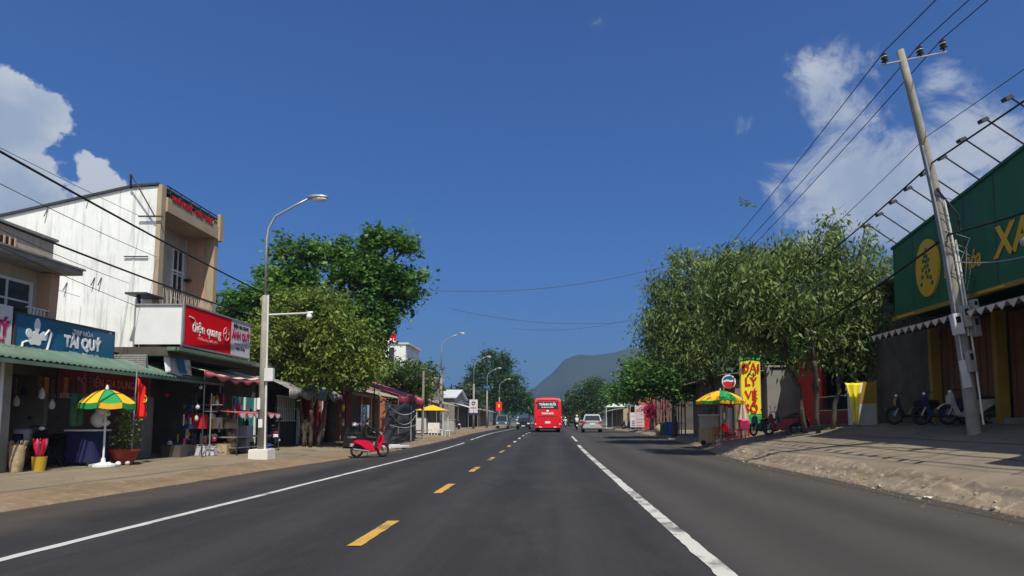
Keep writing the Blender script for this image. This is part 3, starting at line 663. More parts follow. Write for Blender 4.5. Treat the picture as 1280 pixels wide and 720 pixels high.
# ------------------------------------------------------------------ LEFT SIDE buildings
def corr(mb, x0, z0, x1, z1, y0, y1, pitch=.18, amp=.022, sag=0.0, nx=6, skew=0.0):
    """corrugated sheet sloping from the wall line x0,z0 to the eave x1,z1; ribs run down the slope"""
    n = int((y1-y0)/pitch*6)
    def f(a, b):
        y = y0+(y1-y0)*a; x = x0+(x1-x0)*b; z = z0+(z1-z0)*b + sag*math.sin(PI*b) + amp*math.sin(a*(y1-y0)/pitch*2*PI) + .02*noise.noise(Vector((x, y*.8, 3))) + skew*a
        return (x, y, z)
    mb.grid(f, n, nx); return mb
def win(par, x, y0, y1, z0, z1, face=1, cols=2, rows=2, fm='frame', name='window', rowz=None):
    """window on a wall whose outside faces +x (face=1) or -x (face=-1)"""
    b = MB().box(x-.02, x+.01, y0, y1, z0, z1); w = b.build(name, M['glass'], par, world=True)
    f = MB(); t = .05; xa, xb = (x-.01, x+.045) if face > 0 else (x-.045, x+.01)
    f.box(xa, xb, y0-t, y0+t*.4, z0-t, z1+t).box(xa, xb, y1-t*.4, y1+t, z0-t, z1+t).box(xa+.002, xb-.002, y0+t*.4, y1-t*.4, z0-t, z0+t*.4).box(xa+.002, xb-.002, y0+t*.4, y1-t*.4, z1-t*.4, z1+t)
    for i in range(1, cols): yy = y0+(y1-y0)*i/cols; f.box(xa+.004, xb-.006, yy-.02, yy+.02, z0+t*.4, z1-t*.4)
    for i in range(1, rows): zz = z0+(z1-z0)*(i/rows if rowz is None else rowz); f.box(xa+.006, xb-.009, y0+t*.4, y1-t*.4, zz-.02, zz+.02)
    f.build('frame', M[fm], w, world=True); return w
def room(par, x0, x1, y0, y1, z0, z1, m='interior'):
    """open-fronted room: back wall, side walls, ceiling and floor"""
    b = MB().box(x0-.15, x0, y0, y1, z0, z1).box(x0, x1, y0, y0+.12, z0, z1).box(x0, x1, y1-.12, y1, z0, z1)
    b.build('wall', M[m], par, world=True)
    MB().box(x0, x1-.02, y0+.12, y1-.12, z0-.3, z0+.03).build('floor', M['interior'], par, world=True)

# --- beige house over the grocery
fl = .30
bh = thing('shop_house', 'beige two-storey shop house with a grey projecting slab, above the blue grocery sign', 'building', (-13, 9, fl))
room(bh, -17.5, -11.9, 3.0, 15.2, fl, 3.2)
MB().box(-17.6, -11.5, 2.9, 15.3, 3.2, 3.36).build('ceiling', M['greywall'], bh, world=True)
MB().box(-17.6, -11.75, 2.9, 14.75, 3.36, 4.72).build('upper_wall', M['cream'], bh, world=True)
MB().prism([(-11.75,3.37),(-11.50,3.37),(-11.46,4.5),(-11.46,4.70),(-11.75,4.70)], 'y', 14.50, 14.755).build('side_fin', M['salmon'], bh, world=True)
MB().box(-12.9, -11.0, 2.7, 14.86, 4.72, 4.84).build('projecting_slab', M['concrete'], bh, world=True)
MB().box(-13.0, -10.96, 2.65, 14.90, 4.84, 4.88).build('slab_edge', M['greywall'], bh, world=True)
MB().box(-17.6, -11.62, 2.9, 14.72, 4.88, 5.50).build('parapet', M['cream'], bh, world=True)
MB().box(-17.7, -11.55, 2.8, 14.78, 5.50, 5.56).build('coping', M['concrete'], bh, world=True)
for yv in (11.6, 13.2):
    v = MB().box(-11.63, -11.605, yv, yv+.42, 5.08, 5.24).build('vent', M['black'], bh, world=True)
    for i in range(4): MB().box(-11.606, -11.58, yv-.01+i*.14, yv+.02+i*.14, 5.06, 5.26).build('slat', M['salmon'], v, world=True)
win(bh, -11.74, 13.0, 14.25, 3.62, 4.38, 1, 2, 2, rowz=.45); win(bh, -11.74, 10.0, 11.6, 3.55, 4.35, 1, 3, 2, rowz=.45)
b = MB(); [b.box(-11.5, -11.47, 13.98+i*.1, 14.01+i*.1, 3.4, 3.80) for i in range(5)]; b.box(-11.51,-11.46,13.9,14.5,3.8,3.83); b.build('grille', M['frame'], bh, world=True)
for yy in (5.5, 9.2, 13.05):
    o = MB().box(-11.35, -11.10, yy-.12, yy+.14, fl-.1, 2.75).build('column', M['pole'], bh, world=True)
    MB().tube([(-11.06, yy-.16, fl), (-11.06, yy-.16, 2.55)], .035, 8).build('drain_pipe', M['plasticwhite'], o, world=True)
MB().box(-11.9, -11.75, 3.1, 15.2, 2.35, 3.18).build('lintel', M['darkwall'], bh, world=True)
# --- shop with the maroon fascia between
mb_ = thing('shop_house', 'low shop with maroon fascia and brown roller shutter behind the red flag', 'building', (-13, 17, fl))
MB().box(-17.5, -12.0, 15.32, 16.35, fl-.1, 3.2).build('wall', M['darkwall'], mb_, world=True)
MB().box(-17.5, -12.0, 18.25, 18.42, fl-.1, 3.2).box(-17.5, -12.3, 16.35, 18.25, fl-.2, 3.2).build('rear_wall', M['greywall'], mb_, world=True)
sh = MB(); [sh.box(-12.29, -12.24 + (.012 if i % 2 else 0), 16.36, 18.24, fl+i*.1, fl+i*.1+.095) for i in range(18)]; sh.build('roller_shutter', M['shutter'], mb_, world=True)
MB().box(-12.2, -11.85, 15.4, 18.9, 2.02, 2.62).build('fascia', M['maroon'], mb_, world=True)
text('ĐỒ ĐIỆN GIA DỤNG', .30, (-11.84, 17.1, 2.30), '+x', M['ltpink'], mb_, sx=.8)
MB().box(-12.2, -11.87, 15.5, 18.5, 1.88, 2.0).build('lintel', M['cream'], mb_, world=True)
MB().box(-12.05, -11.7, 18.42, 18.92, fl-.1, 2.02).build('pilaster', M['greywall'], mb_, world=True)
MB().box(-17.6, -11.9, 15.32, 18.4, 3.2, 3.32).build('roof', M['greywall'], mb_, world=True)
# --- long green awning
aw = thing('green_awning', 'long faded green corrugated awning below the blue grocery sign', 'awning', (-11, 12, 2.5))
corr(MB(), -12.3, 2.98, -10.5, 2.55, 3.0, 20.6, .17, .02, .16).build('sheet', M['awngreen'], aw, world=True, smooth=True, solid=.006, fix=False)
MB().tube([(-10.56, 3, 2.50), (-10.56, 20.5, 2.50)], .025, 6).build('front_rail', M['darkmetal'], aw, world=True)
b = MB(); [b.tube([(-11.9, y, 2.7), (-10.58, y, 2.49)], .02, 5) for y in lin(3.4, 20.3, 10)]; b.build('bracket', M['darkmetal'], aw, world=True)
b = MB().box(-10.49, -10.47, 3, 20.55, 2.44, 2.52).build('gutter_trim', M['awngreen'], aw, world=True)
# --- signs above it
sg = thing('shop_sign', 'blue grocery signboard reading TẠP HÓA TÀI QUÝ with a white drawing', 'sign', (-11.3, 15, 2.8), tilt=(0,0))
MB().box(-11.42, -11.32, 13.45, 16.5, 2.76, 3.60).build('panel', M['signblue'], sg, world=True)
b = MB(); [b.box(-11.44, -11.305, *q) for q in ((13.42,13.45,2.74,3.60),(16.5,16.53,2.74,3.60),(13.42,16.53,3.60,3.63),(13.42,16.53,2.73,2.76))]; b.build('frame', M['darkmetal'], sg, world=True)
text('TẠP HÓA', .155, (-11.315, 15.42, 3.42), '+x', M['ltwhite'], sg, bold=.006)
text('TÀI QUÝ', .37, (-11.315, 15.42, 3.17), '+x', M['ltwhite'], sg, bold=.018, sx=.82)
text('Bánh kẹo - Nước ngọt - Sữa', .085, (-11.315, 15.5, 2.92), '+x', M['ltgrey'], sg, bold=.002)
MB().box(-11.32, -11.314, 14.75, 15.05, 2.86, 2.93).box(-11.32, -11.314, 16.32, 16.42, 3.55, 3.6).build('caption_strip', M['ltgrey'], sg, world=True)
b = MB()
def disc(b, y, z, ry, rz, x=-11.312, n=18, wob=0.0):
    b.prism([(y+ry*(1+wob*math.sin(5*2*PI*i/n))*math.cos(2*PI*i/n), z+rz*(1+wob*math.sin(5*2*PI*i/n))*math.sin(2*PI*i/n)) for i in range(n)], 'x', -11.32, x)
disc(b, 14.02, 3.42, .08, .16); disc(b, 13.98, 3.12, .20, .15, -11.310, wob=.15); disc(b, 14.22, 3.2, .10, .10, -11.308, wob=.1); disc(b, 13.80, 3.22, .08, .10, -11.306)
b.tube([(-11.31,13.62,2.86),(-11.31,13.65,3.0),(-11.31,13.78,3.05)], .02, 5); b.tube([(-11.31,14.30,2.83),(-11.31,14.42,3.3),(-11.31,14.34,3.36),(-11.31,14.24,3.22)], .022, 5)
b.build('drawing', M['ltwhite'], sg, world=True)
b = MB(); [b.tube([(-11.43, y, 2.9), (-12.4, y, 3.3)], .02, 5) for y in (13.7, 15, 16.3)]; b.build('bracket', M['darkmetal'], sg, world=True)
s2 = thing('shop_sign', 'pale signboard with magenta letters next to the blue grocery sign, cut by the picture edge', 'sign', (-11.3, 11.5, 2.8))
MB().box(-11.42, -11.32, 9.6, 13.36, 2.80, 3.72).build('panel', M['signwhite'], s2, world=True)
text('SỮA', .2, (-11.315, 12.85, 3.48), '+x', M['ltblack'], s2, bold=.006, align='RIGHT')
text('TÀI QUÝ', .42, (-11.315, 13.28, 3.22), '+x', M['ltmag'], s2, bold=.02, sx=.82, align='RIGHT')
text('Bán sỉ và lẻ', .15, (-11.315, 13.2, 2.98), '+x', M['ltmag'], s2, align='RIGHT')
# --- tall white-clad house
wh = thing('tall_house', 'tall narrow house with white clad side wall, tan front and railed balcony', 'building', (-12, 20, fl))
y0, y1, xf = 18.45, 21.7, -11.45
room(wh, -17.0, -11.9, 18.95, 21.65, fl, 3.2)
# side wall (faces the camera): sloping roofline
prof = [(-30,3.0),(-30,4.2),(xf-.75,8.05),(xf-.25,8.25),(xf-.25,4.4),(-11.9,3.0)]
MB().prism([(-30,.2),(-30,4.9),(-16,7.35),(xf-.9,8.2),(xf-.14,8.25),(xf-.14,4.45),(-11.9,4.4),(-11.9,3.3),(-18,3.3),(-18,.2)], 'y', y0, y0+.18).build('side_wall', M['whitewall'], wh, world=True)
MB().prism([(-30,4.9),(-16,7.35),(xf-.9,8.2),(xf-.1,8.28),(xf-.1,8.34),(xf-.9,8.27),(-16,7.42),(-30,4.97)], 'y', y0-.06, y1+.1).build('roof', M['darkmetal'], wh, world=True)
ribs = MB(); [ribs.box(x-.012, x+.012, y0-.012, y0+.01, 3.5, 7.2+(x+16)*.19) for x in lin(-22, -12.2, 16)]; ribs.build('cladding_rib', M['whitewall'], wh, world=True)
MB().box(xf-.14, xf, y0-.01, y0+.20, 4.35, 8.3).build('corner_post', M['tan'], wh, world=True)
MB().box(xf-.3, xf, y1-.22, y1, 4.35, 8.2).build('corner_column', M['tan'], wh, world=True)
MB().box(-12.45, xf-.3, y1-.17, y1-.02, 4.35, 7.6).build('recess_side_wall', M['salmon'], wh, world=True)
MB().box(-12.65, -12.45, y0+.2, y1-.18, 4.5, 7.6).build('recess_wall', M['cream'], wh, world=True)
MB().box(-17.0, xf+.02, y0+.2, y1-.02, 3.22, 3.5).box(-13.3, xf+.03, y0+.21, y1-.23, 4.30, 4.48).build('floor_slab', M['tan'], wh, world=True)
MB().box(-12.0, xf-.02, y0+.2, y1-.2, 3.5, 4.3).build('front_wall', M['tan'], wh, world=True)
MB().box(-30, -13.3, y1-.18, y1-.02, .2, 7.0).build('far_side_wall', M['tan'], wh, world=True)
MB().box(-13.3, xf+.06, y0+.2, y1+.04, 7.55, 7.68).box(xf-.12, xf+.06, y0+.2, y1+.04, 7.68, 7.98).build('parapet', M['tan'], wh, world=True)
MB().box(xf+.02, xf+.12, y1-.14, y1+.1, 7.5, 8.42).build('parapet_pier', M['tan'], wh, world=True)
b = MB()
for zz in (8.14, 8.34): b.tube([(xf, y0+.2, zz), (xf, y1, zz)], .02, 6)
for yy in lin(y0+.4, y1-.1, 5): b.tube([(xf, yy, 7.98), (xf, yy, 8.34)], .018, 5)
b.build('roof_railing', M['darkmetal'], wh, world=True)
text('NHÀ NGHỈ - CHO THUÊ', .22, (xf+.075, 20.0, 8.0), '+x', M['ltred'], wh, bold=.012, sx=.95, name='roof_lettering')
for (a, c) in ((19.55, 20.15), (20.75, 21.3)):
    d = win(wh, -12.44, a, c, 4.55, 7.0, 1, 2, 3, name='french_window')
    MB().box(-12.47, -12.40, a-.1, c+.1, 6.25, 6.32).build('transom', M['frame'], d, world=True)
b = MB(); b.tube([(xf-.02, y0+.25, 5.32), (xf-.02, y1-.2, 5.32)], .025, 6); b.tube([(xf-.02, y0+.25, 4.6), (xf-.02, y1-.2, 4.6)], .018, 6)
for i, yy in enumerate(lin(y0+.3, y1-.28, 24)): b.tube([(xf-.02, yy, 4.48), (xf-.02+(.03 if i % 2 else 0), yy+.03*math.sin(i), 4.9), (xf-.02, yy, 5.32)], .012, 4)
b.build('balcony_railing', M['cream'], wh, world=True)
MB().box(-12.44, -12.2, 21.35, 21.5, 6.05, 6.12).build('bracket', M['darkmetal'], wh, world=True)
b = MB(); b.tube([(xf-.9, y0-.06, 8.15), (xf-.75, y0-.3, 8.5)], .03, 5).tube([(xf-.75, y0-.3, 8.5), (xf-.1, y0-.15, 7.3)], .02, 5).box(xf-.6, xf+.1, y0-.12, y0-.08, 7.28, 7.32)
b.build('service_bracket', M['darkmetal'], wh, world=True)
b = MB()
for (x, z) in ((-13.6,8.0),(-14.8,7.55),(-14.1,5.35),(-13.3,5.5),(-13.1,5.5)): b.tube([(x, y0-.01, z), (x-.03, y0-.1, z-.25)], .018, 4)
b.box(-12.45, -11.75, y0-.06, y0-.03, 6.1, 6.13); b.build('wire_hook', M['darkmetal'], wh, world=True)
b = MB(); [b.box(xf-.02, xf+.06, y0+.2, y1, 3.5+i*.0, 3.52) for i in range(1)]; b.build('string_course', M['tan'], wh, world=True)
# flood lamp on the roof edge
fk = thing('roof_floodlight', 'small dark floodlight standing on the sloping roof edge of the white clad house', 'lamp', (-17.6, 18.5, 7.05))
MB().tube([(0,0,0),(0,0,.35)], .03, 6).build('stem', M['darkmetal'], fk)
MB().prism([(-.12,.3),(.14,.22),(.02,.72),(-.1,.7)], 'y', -.16, .16).build('lamp_head', M['darkmetal'], fk)
# --- the box sign
bx = thing('box_sign', 'big box sign, red front reading điện quang beside a pink-white ÁNH QUÝ panel', 'sign', (-11, 20, 3.5))
MB().box(-11.62, -10.32, 17.8, 17.86, 3.46, 4.56).build('side_panel', M['plasticwhite'], bx, world=True)
MB().box(-10.36, -10.30, 17.87, 20.55, 3.46, 4.60).build('red_panel', M['signred'], bx, world=True)
MB().box(-10.36, -10.30, 20.56, 21.85, 3.46, 4.60).build('name_panel', M['signwhite'], bx, world=True)
MB().box(-11.5, -10.4, 17.9, 21.8, 3.6, 4.5).build('inner_frame', M['darkmetal'], bx, world=True)
b = MB(); b.box(-11.66,-11.62,17.78,17.86,3.3,4.75).box(-10.32,-10.27,17.78,17.86,3.4,4.64).box(-11.62,-10.3,17.76,17.80,4.56,4.60).box(-10.37,-10.28,17.86,21.87,4.60,4.65).box(-10.37,-10.28,17.86,21.87,3.41,3.46); b.build('frame', M['galv'], bx, world=True)
MB().box(-11.7,-11.62,17.9,17.98,3.2,4.9).box(-11.9,-11.3,17.7,18.5,4.86,4.92).build('post', M['darkmetal'], bx, world=True)
text('điện quang', .42, (-10.295, 19.10, 4.02), '+x', M['ltwhite'], bx, bold=.003, sx=.80, spacing=1.06)
text('Chiếu sáng tương lai', .13, (-10.295, 19.15, 3.72), '+x', M['ltpink'], bx)
MB().tube([(-10.29, 18.12, 4.30), (-10.29, 18.35, 4.27), (-10.29, 18.45, 4.2)], .016, 4).build('swash', M['ltwhite'], bx, world=True)
b = MB(); n = 20
b.tube([(-10.29, 20.22+.18*math.cos(2*PI*i/n), 4.07+.21*math.sin(2*PI*i/n)) for i in range(n+1)], .014, 5)
b.tube([(-10.29,20.05,4.05),(-10.29,20.2,4.12),(-10.29,20.39,4.05)], .02, 4).tube([(-10.29,20.22,4.27),(-10.29,20.2,3.9)], .014, 4); b.build('emblem', M['ltpink'], bx, world=True)
text('ĐIỆN GIA DỤNG', .15, (-10.295, 21.2, 4.42), '+x', M['ltblack'], bx, bold=.004, sx=.9)
text('ÁNH QUÝ', .33, (-10.295, 21.2, 4.12), '+x', M['ltmag'], bx, bold=.016, sx=.78)
text('Bóng đèn - Dây điện', .10, (-10.295, 21.2, 3.86), '+x', M['ltgrey'], bx)
text('Quạt - Ổ cắm', .10, (-10.295, 21.2, 3.70), '+x', M['ltblack'], bx)
# black slab under it and grey corrugated canopy
cn = thing('canopy', 'dark canopy slab under the box sign with green edge', 'canopy', (-11, 20, 3.2))
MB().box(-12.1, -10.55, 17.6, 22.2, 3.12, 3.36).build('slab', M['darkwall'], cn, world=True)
MB().box(-10.55, -10.22, 17.55, 22.2, 3.26, 3.36).build('edge', M['awngreen'], cn, world=True)
g2 = thing('grey_awning', 'small steep grey slatted awning under the box sign', 'awning', (-11, 18, 2.9))
b = MB()
for i in range(9): b.box(-12.35+.06*i, -10.95+.02*i, 17.30-.02*i, 17.34-.02*i, 3.12-.06*i-.045, 3.12-.06*i)
b.build('slat', M['awngrey'], g2, world=True)
b = MB(); b.tube([(-12.3,17.32,3.1),(-11.9,17.1,2.6)], .02, 5).tube([(-10.95,17.32,3.1),(-10.8,17.1,2.6)], .02, 5); b.build('frame', M['darkmetal'], g2, world=True)
rp = thing('rolled_cloth', 'torn white plastic sheet with green stripes hanging by the grey slatted awning', 'cloth', (-10.6, 18, 2.6))
b = MB(); b.grid(lambda a, c: (-10.75+.06*math.sin(a*14)+.1*c, 17.7+a*1.2, 3.25-.62*c+.04*math.sin(a*9)), 24, 8); b.build('sheet', M['plasticwhite'], rp, world=True, smooth=True, solid=.01, fix=False)
b = MB(); b.grid(lambda a, c: (-10.62+.06*math.sin(a*14)+.1*c, 18.05+a*.28+.1*c, 3.18-.5*c), 4, 6); b.build('dark_patch', M['signblue'], rp, world=True, solid=.01, fix=False)
cr = thing('cream_awning', 'dirty cream tarpaulin awning sagging beside the street lamp post', 'awning', (-10.5, 21, 2.9))
b = MB(); b.grid(lambda a, c: (-11.9+1.75*c, 18.75+a*4.0, 3.22-.42*c-.12*math.sin(PI*a)*c+.025*math.sin(a*22)*c), 50, 10); b.build('sheet', M['awncream'], cr, world=True, smooth=True, solid=.01, fix=False)
b = MB(); b.grid(lambda a, c: (-10.15+.02*c, 18.75+a*4.0, 2.80-.12*math.sin(PI*a)-.13*c*(1+.4*math.sin(a*30))), 80, 2); b.build('valance', M['awnpink'], cr, world=True, smooth=True, solid=.008, fix=False)
MB().tube([(-10.15,18.8,.28),(-10.15,18.8,2.8)], .02, 6).tube([(-10.15,22.7,.28),(-10.15,22.7,2.8)], .02, 6).build('pole', M['darkmetal'], cr, world=True)
# toy shop stall with the scalloped red-white awning
st = thing('market_stall', 'toy stall with scalloped red and white awning behind the first lamp post', 'stall', (-10.2, 21.5, fl))
b = MB()
b.grid(lambda a, c: (-11.2+1.4*c, 20.15+a*3.2, 1.72-.14*c), 16, 3); b.build('awning', M['awnpink'], st, world=True, solid=.01, fix=False)
b = MB(); b.grid(lambda a, c: (-9.79, 20.15+a*3.2, 1.57-(.05+.10*abs(math.sin(a*PI*6)))*c), 96, 1); b.build('red_valance', M['flagred'], st, world=True, solid=.008, fix=False)
b = MB()
for i in range(6): yy = 20.42+i*.53; b.prism([(yy-.2,1.56),(yy+.2,1.56),(yy+.12,1.45),(yy,1.41),(yy-.12,1.45)], 'x', -9.78, -9.765)
b.build('white_scallop', M['plasticwhite'], st, world=True)
b = MB(); [b.tube([(x, y, H(x,y)), (x, y, 1.6)], .018, 6) for x in (-11.1, -9.82) for y in (20.2, 23.3)]; b.build('pole', M['darkmetal'], st, world=True)
b = MB(); b.box(-11.1,-9.95,20.5,23.2,.78,.82).box(-11.1,-9.95,20.5,23.2,.45,.47); b.build('shelf', M['galv'], st, world=True)
# goods: hanging items, a lot of small ones
cols = [('plasticwhite','white'),('plasticred','red'),('plasticpink','pink'),('signblue','dark blue'),('foam','pale grey'),('cream','beige'),('green','green'),('plasticyellow','yellow'),('navy','navy'),('brick','orange'),('shutter','brown')]
def bagmesh(kind, m):
    b = MB()
    if kind == 'bag':
        b.lathe([(.015,.0),(.05,-.05),(.12,-.18),(.13,-.34),(.09,-.42),(.02,-.44)], 9)
    elif kind == 'shirt':
        b.prism([(-.09,0),(.09,0),(.26,-.12),(.22,-.22),(.14,-.17),(.15,-.58),(-.15,-.58),(-.14,-.17),(-.22,-.22),(-.26,-.12)], 'x', -.025, .025)
    elif kind == 'ball':
        b.ell((0,0,-.2), (.13,.13,.13)); b.tube([(0,0,0),(0,0,-.1)], .008, 4)
    elif kind == 'strip':
        for i in range(6): b.box(-.03, .03, -.07, .07, -.02-.11*(i+1), -.11*i-.03)
        b.tube([(0,0,0),(0,0,-.7)], .006, 4)
    return b.build({'bag':'hanging_bag','shirt':'hanging_shirt','ball':'hanging_ball','strip':'hanging_packets'}[kind], M[m], smooth=(kind in ('bag','ball')))
protos = {}
def hang(kind, ci, x, y, z, where, grp, s=1.0):
    m, cn_ = cols[ci]; key = (kind, ci)
    if key not in protos:
        o = bagmesh(kind, m); protos[key] = o
    else:
        o = protos[key].copy(); COL.objects.link(o)
    o.location = (x, y, z); o.rotation_euler = (0, 0, random.uniform(-.7, .7)); o.scale = (s, s, s*random.uniform(.85, 1.2))
    nm = {'bag':'bulging bag','shirt':'child-size shirt','ball':'round ball','strip':'strip of small packets'}[kind]
    tag(o, f'{cn_} {nm} hanging {where}', {'bag':'bag','shirt':'shirt','ball':'ball','strip':'packets'}[kind], grp+' ('+cn_+' '+nm+')')
rg = random.Random(5)
for i in range(46):   # grocery front
    y = rg.uniform(9.8, 15.0); hang(rg.choice(['bag','strip','strip','bag']), rg.choice([8,10,8,10,3,4,8,10,9]), rg.uniform(-12.6, -11.3), y, rg.uniform(1.7, 2.4), 'in the dim front of the grocery', 'goods hanging in the grocery', .5)
for i in range(120):   # toy shop
    y = rg.uniform(19.1, 23.0); hang(rg.choice(['bag','shirt','strip','ball','strip']), rg.choice([0,1,2,3,4,5,8,8,10,4,10,7,8,10,9,5,8]), rg.uniform(-11.6, -10.35), y, rg.uniform(.75, 2.5), 'in the crowded toy shop front', 'goods hanging in the toy shop', rg.uniform(.35,.6))
for i in range(9):
    hang('strip', [10,9,10][i % 3], -11.5+.05*i, 14.4+.13*i, 2.35-.03*(i % 4), 'under the awning left of the umbrella', 'snack strips under the green awning', .6)
# floor goods as crates and dolls
def crate(x, y, m, lab, s=1.0, grp=None, z=None, rz=0):
    z0 = H(x, y) if z is None else z
    o = MB().box(-.25*s,.25*s,-.18*s,.18*s,0,.03).box(-.25*s,-.23*s,-.18*s,.18*s,.03,.3*s).box(.23*s,.25*s,-.18*s,.18*s,.03,.3*s).box(-.23*s,.23*s,-.18*s,-.16*s,.03,.3*s).box(-.23*s,.23*s,.16*s,.18*s,.03,.3*s).build('crate', M[m])
    o.location = (x, y, z0); o.rotation_euler.z = rz; tag(o, lab, 'crate', grp); return o
crate(-11.0, 18.9, 'darkwall', 'dark crate on the pavement beside the pale pilaster', 1.15)
crate(-10.2, 22.9, 'plasticblue', 'blue tub behind the first lamp post', .9)
crate(-10.7, 22.2, 'foam', 'pale grey crate at the bottom of the toy stall', 1.5)
crate(-10.72, 22.25, 'foam', 'pale grey crate stacked on another in the toy stall', 1.4, z=H(-10.7,22.2)+.46)
crate(-10.9, 21.0, 'plasticred', 'red crate under the toy stall awning', 1.2)
crate(-10.5, 20.6, 'wicker', 'straw coloured basket crate below the toys', 1.1)
o = MB().lathe([(.0,0),(.13,0),(.15,.1),(.14,.35),(.05,.48),(.05,.56),(0,.57)], 14).build('water_bottle', M['plasticwhite'], smooth=True); o.location = (-10.15, 22.75, H(-10.15,22.8)+.3); tag(o, 'white water bottle standing in the blue tub by the lamp post', 'bottle')
o = MB().ell((0,0,.2),(.2,.2,.2)).ell((0,0,.5),(.13,.13,.14)).ell((-.08,0,.62),(.05,.04,.05)).ell((.08,0,.62),(.05,.04,.05)).ell((.14,-.1,.28),(.06,.06,.12)).ell((-.14,-.1,.28),(.06,.06,.12)).build('plush_toy', M['wicker'], smooth=True)
o.location = (-10.35, 20.9, H(-10.4,20.9)); tag(o, 'straw coloured plush bear sitting on the pavement in front of the toy shop', 'toy')
# folding stand (tripod display)
ds = thing('display_stand', 'metal display stand on a tripod base in front of the toy shop', 'stand', (-10.3, 19.5, H(-10.3,19.5)))
MB().tube([(0,0,.1),(0,0,1.9)], .02, 8).build('pole', M['galv'], ds)
for i in range(3):
    a = 2*PI*i/3+.5; MB().tube([(0,0,.35),(.4*math.cos(a),.4*math.sin(a),.02)], .018, 6).build('leg', M['galv'], ds)
MB().tube([(-.35,0,1.55),(.35,0,1.55)], .012, 5).tube([(0,-.35,1.35),(0,.35,1.35)], .012, 5).build('arm', M['galv'], ds)
# lamp posts -----------------------------------------------------------
def lamp(x, y, h, label, base=False, cctv=False, extra=None, reach=1.3, lean=0.0):
    z0 = H(x, y)
    t = thing('street_lamp', label, 'street lamp', (x, y, z0), 0, 'street lamps in a row on the left', (0, lean))
    MB().tube([(0,0,-.2),(0,0,h*.62)], [.15,.095], 14).build('post', M['pole'], t, smooth=True)
    pts = [(0,0,h*.60),(0,0,h*.84),(.06,0,h*.885),(.25,0,h*.93),(reach*.6,0,h*.967),(reach,0,h)]
    MB().tube(pts, [.045,.04,.038,.035,.03,.028], 8).build('arm', M['galv'], t, smooth=True)
    hd = MB().ell((reach+.28,0,h+.03), (.34,.16,.085), 12, 8).build('lamp_head', M['galv'], t, smooth=True)
    MB().ell((reach+.33,0,h-.03), (.25,.13,.075), 12, 8).build('lens', M['clearlens'], hd, smooth=True)
    if base: MB().box(-.29,.29,-.29,.29,-.15,.30).build('plinth', M['whitebox'], t, bevel=.02)
    if cctv:
        a = MB().tube([(-.05,-.02,h*.545),(1.35,-.02,h*.55)], .028, 8).build('camera_arm', M['whitemetal'], t)
        c = MB().ell((1.38,-.02,h*.55-.11), (.09,.09,.1)).tube([(1.3,-.02,h*.55),(1.48,-.02,h*.55+.01)], .05, 8).build('camera', M['whitemetal'], a, smooth=True)
        MB().tube([(.13,-.1,.3),(.13,-.1,h*.62)], .028, 6).build('conduit', M['whitemetal'], t)
        MB().box(.1,.36,-.2,-.05,2.35,2.75).build('junction_box', M['whitemetal'], t, bevel=.01)
        MB().box(-.11,-.02,-.16,-.13,1.5,1.85).build('poster', M['plasticwhite'], t)
        MB().box(-.06,.06,-.155,-.13,.95,1.2).build('sticker', M['plasticwhite'], t)
    if extra: extra(t, h)
    return t
lamp(-8.75, 19.6, 8.1, 'street lamp on a white block base with a camera arm, nearest of the row', True, True, lean=-.012)
rz_ = random.Random(12)
for i in range(26):
    yy = 19.2+i*.15+rz_.uniform(-.1,.1); xx = rz_.uniform(-11.5,-10.5); w_, d_, h_ = rz_.uniform(.12,.3), rz_.uniform(.1,.25), rz_.uniform(.12,.45); m_, cn2 = cols[rz_.choice([0,3,4,5,8,8,10,9,5,8,1])]
    o = MB().box(-w_,w_,-d_,d_,0,h_).box(-w_-.006,w_+.006,-d_-.006,d_+.006,h_,h_+.02).build('carton', M[m_], bevel=.006); o.location = (xx, yy, H(xx,yy)+(0 if i % 3 else .81)); o.rotation_euler.z = rz_.uniform(-.4,.4)
    tag(o, f'{cn2} carton among the toys piled in the shop front', 'box', f'{cn2} cartons piled in the toy shop front')
gk = thing('goods_rack', 'long dark metal rack stacked with goods inside the grocery front', 'rack', (-11.8, 12, fl))
for zz in (.35,.85,1.35): MB().box(-12.1,-11.5,9.9,12.9,fl+zz-.02,fl+zz).build('shelf', M['darkmetal'], gk, world=True)
for yy in (9.95,12.85):
    for xx in (-12.05,-11.55): MB().tube([(xx,yy,fl),(xx,yy,fl+1.6)], .02, 5).build('upright', M['darkmetal'], gk, world=True)
for i in range(46):
    zz = (.35,.85,1.35)[i % 3]; yy = 10.05+(i//3)*.18+rz_.uniform(-.03,.03); w_, d_, h_ = rz_.uniform(.08,.2), rz_.uniform(.05,.085), rz_.uniform(.12,.36); m_, cn2 = cols[rz_.choice([0,1,3,4,5,8,9,10,5,4,7,2])]
    o = MB().box(-w_,w_,-d_,d_,0,h_).box(-w_-.004,w_+.004,-d_-.004,d_+.004,h_,h_+.015).build('carton', M[m_], bevel=.005); o.location = (-11.75+rz_.uniform(-.1,.1), yy, fl+zz)
    tag(o, f'{cn2} carton standing on the rack inside the grocery', 'box', f'{cn2} cartons on the grocery rack')
for i in range(14):
    yy = 12.95+(i%7)*.27; w_, d_, h_ = rz_.uniform(.12,.2), rz_.uniform(.1,.13), rz_.uniform(.2,.4); m_, cn2 = cols[rz_.choice([4,5,8,9,10,10,4])]
    o = MB().box(-w_,w_,-d_,d_,0,h_).box(-w_-.004,w_+.004,-d_-.004,d_+.004,h_,h_+.02).build('sack', M[m_], bevel=.03, smooth=True); o.location = (-11.95, yy, fl+.03+(0 if i < 7 else .42)); o.rotation_euler.z = rz_.uniform(-.2,.2)
    tag(o, f'{cn2} sack stacked on the grocery floor behind the cart', 'sack', f'{cn2} sacks on the grocery floor')
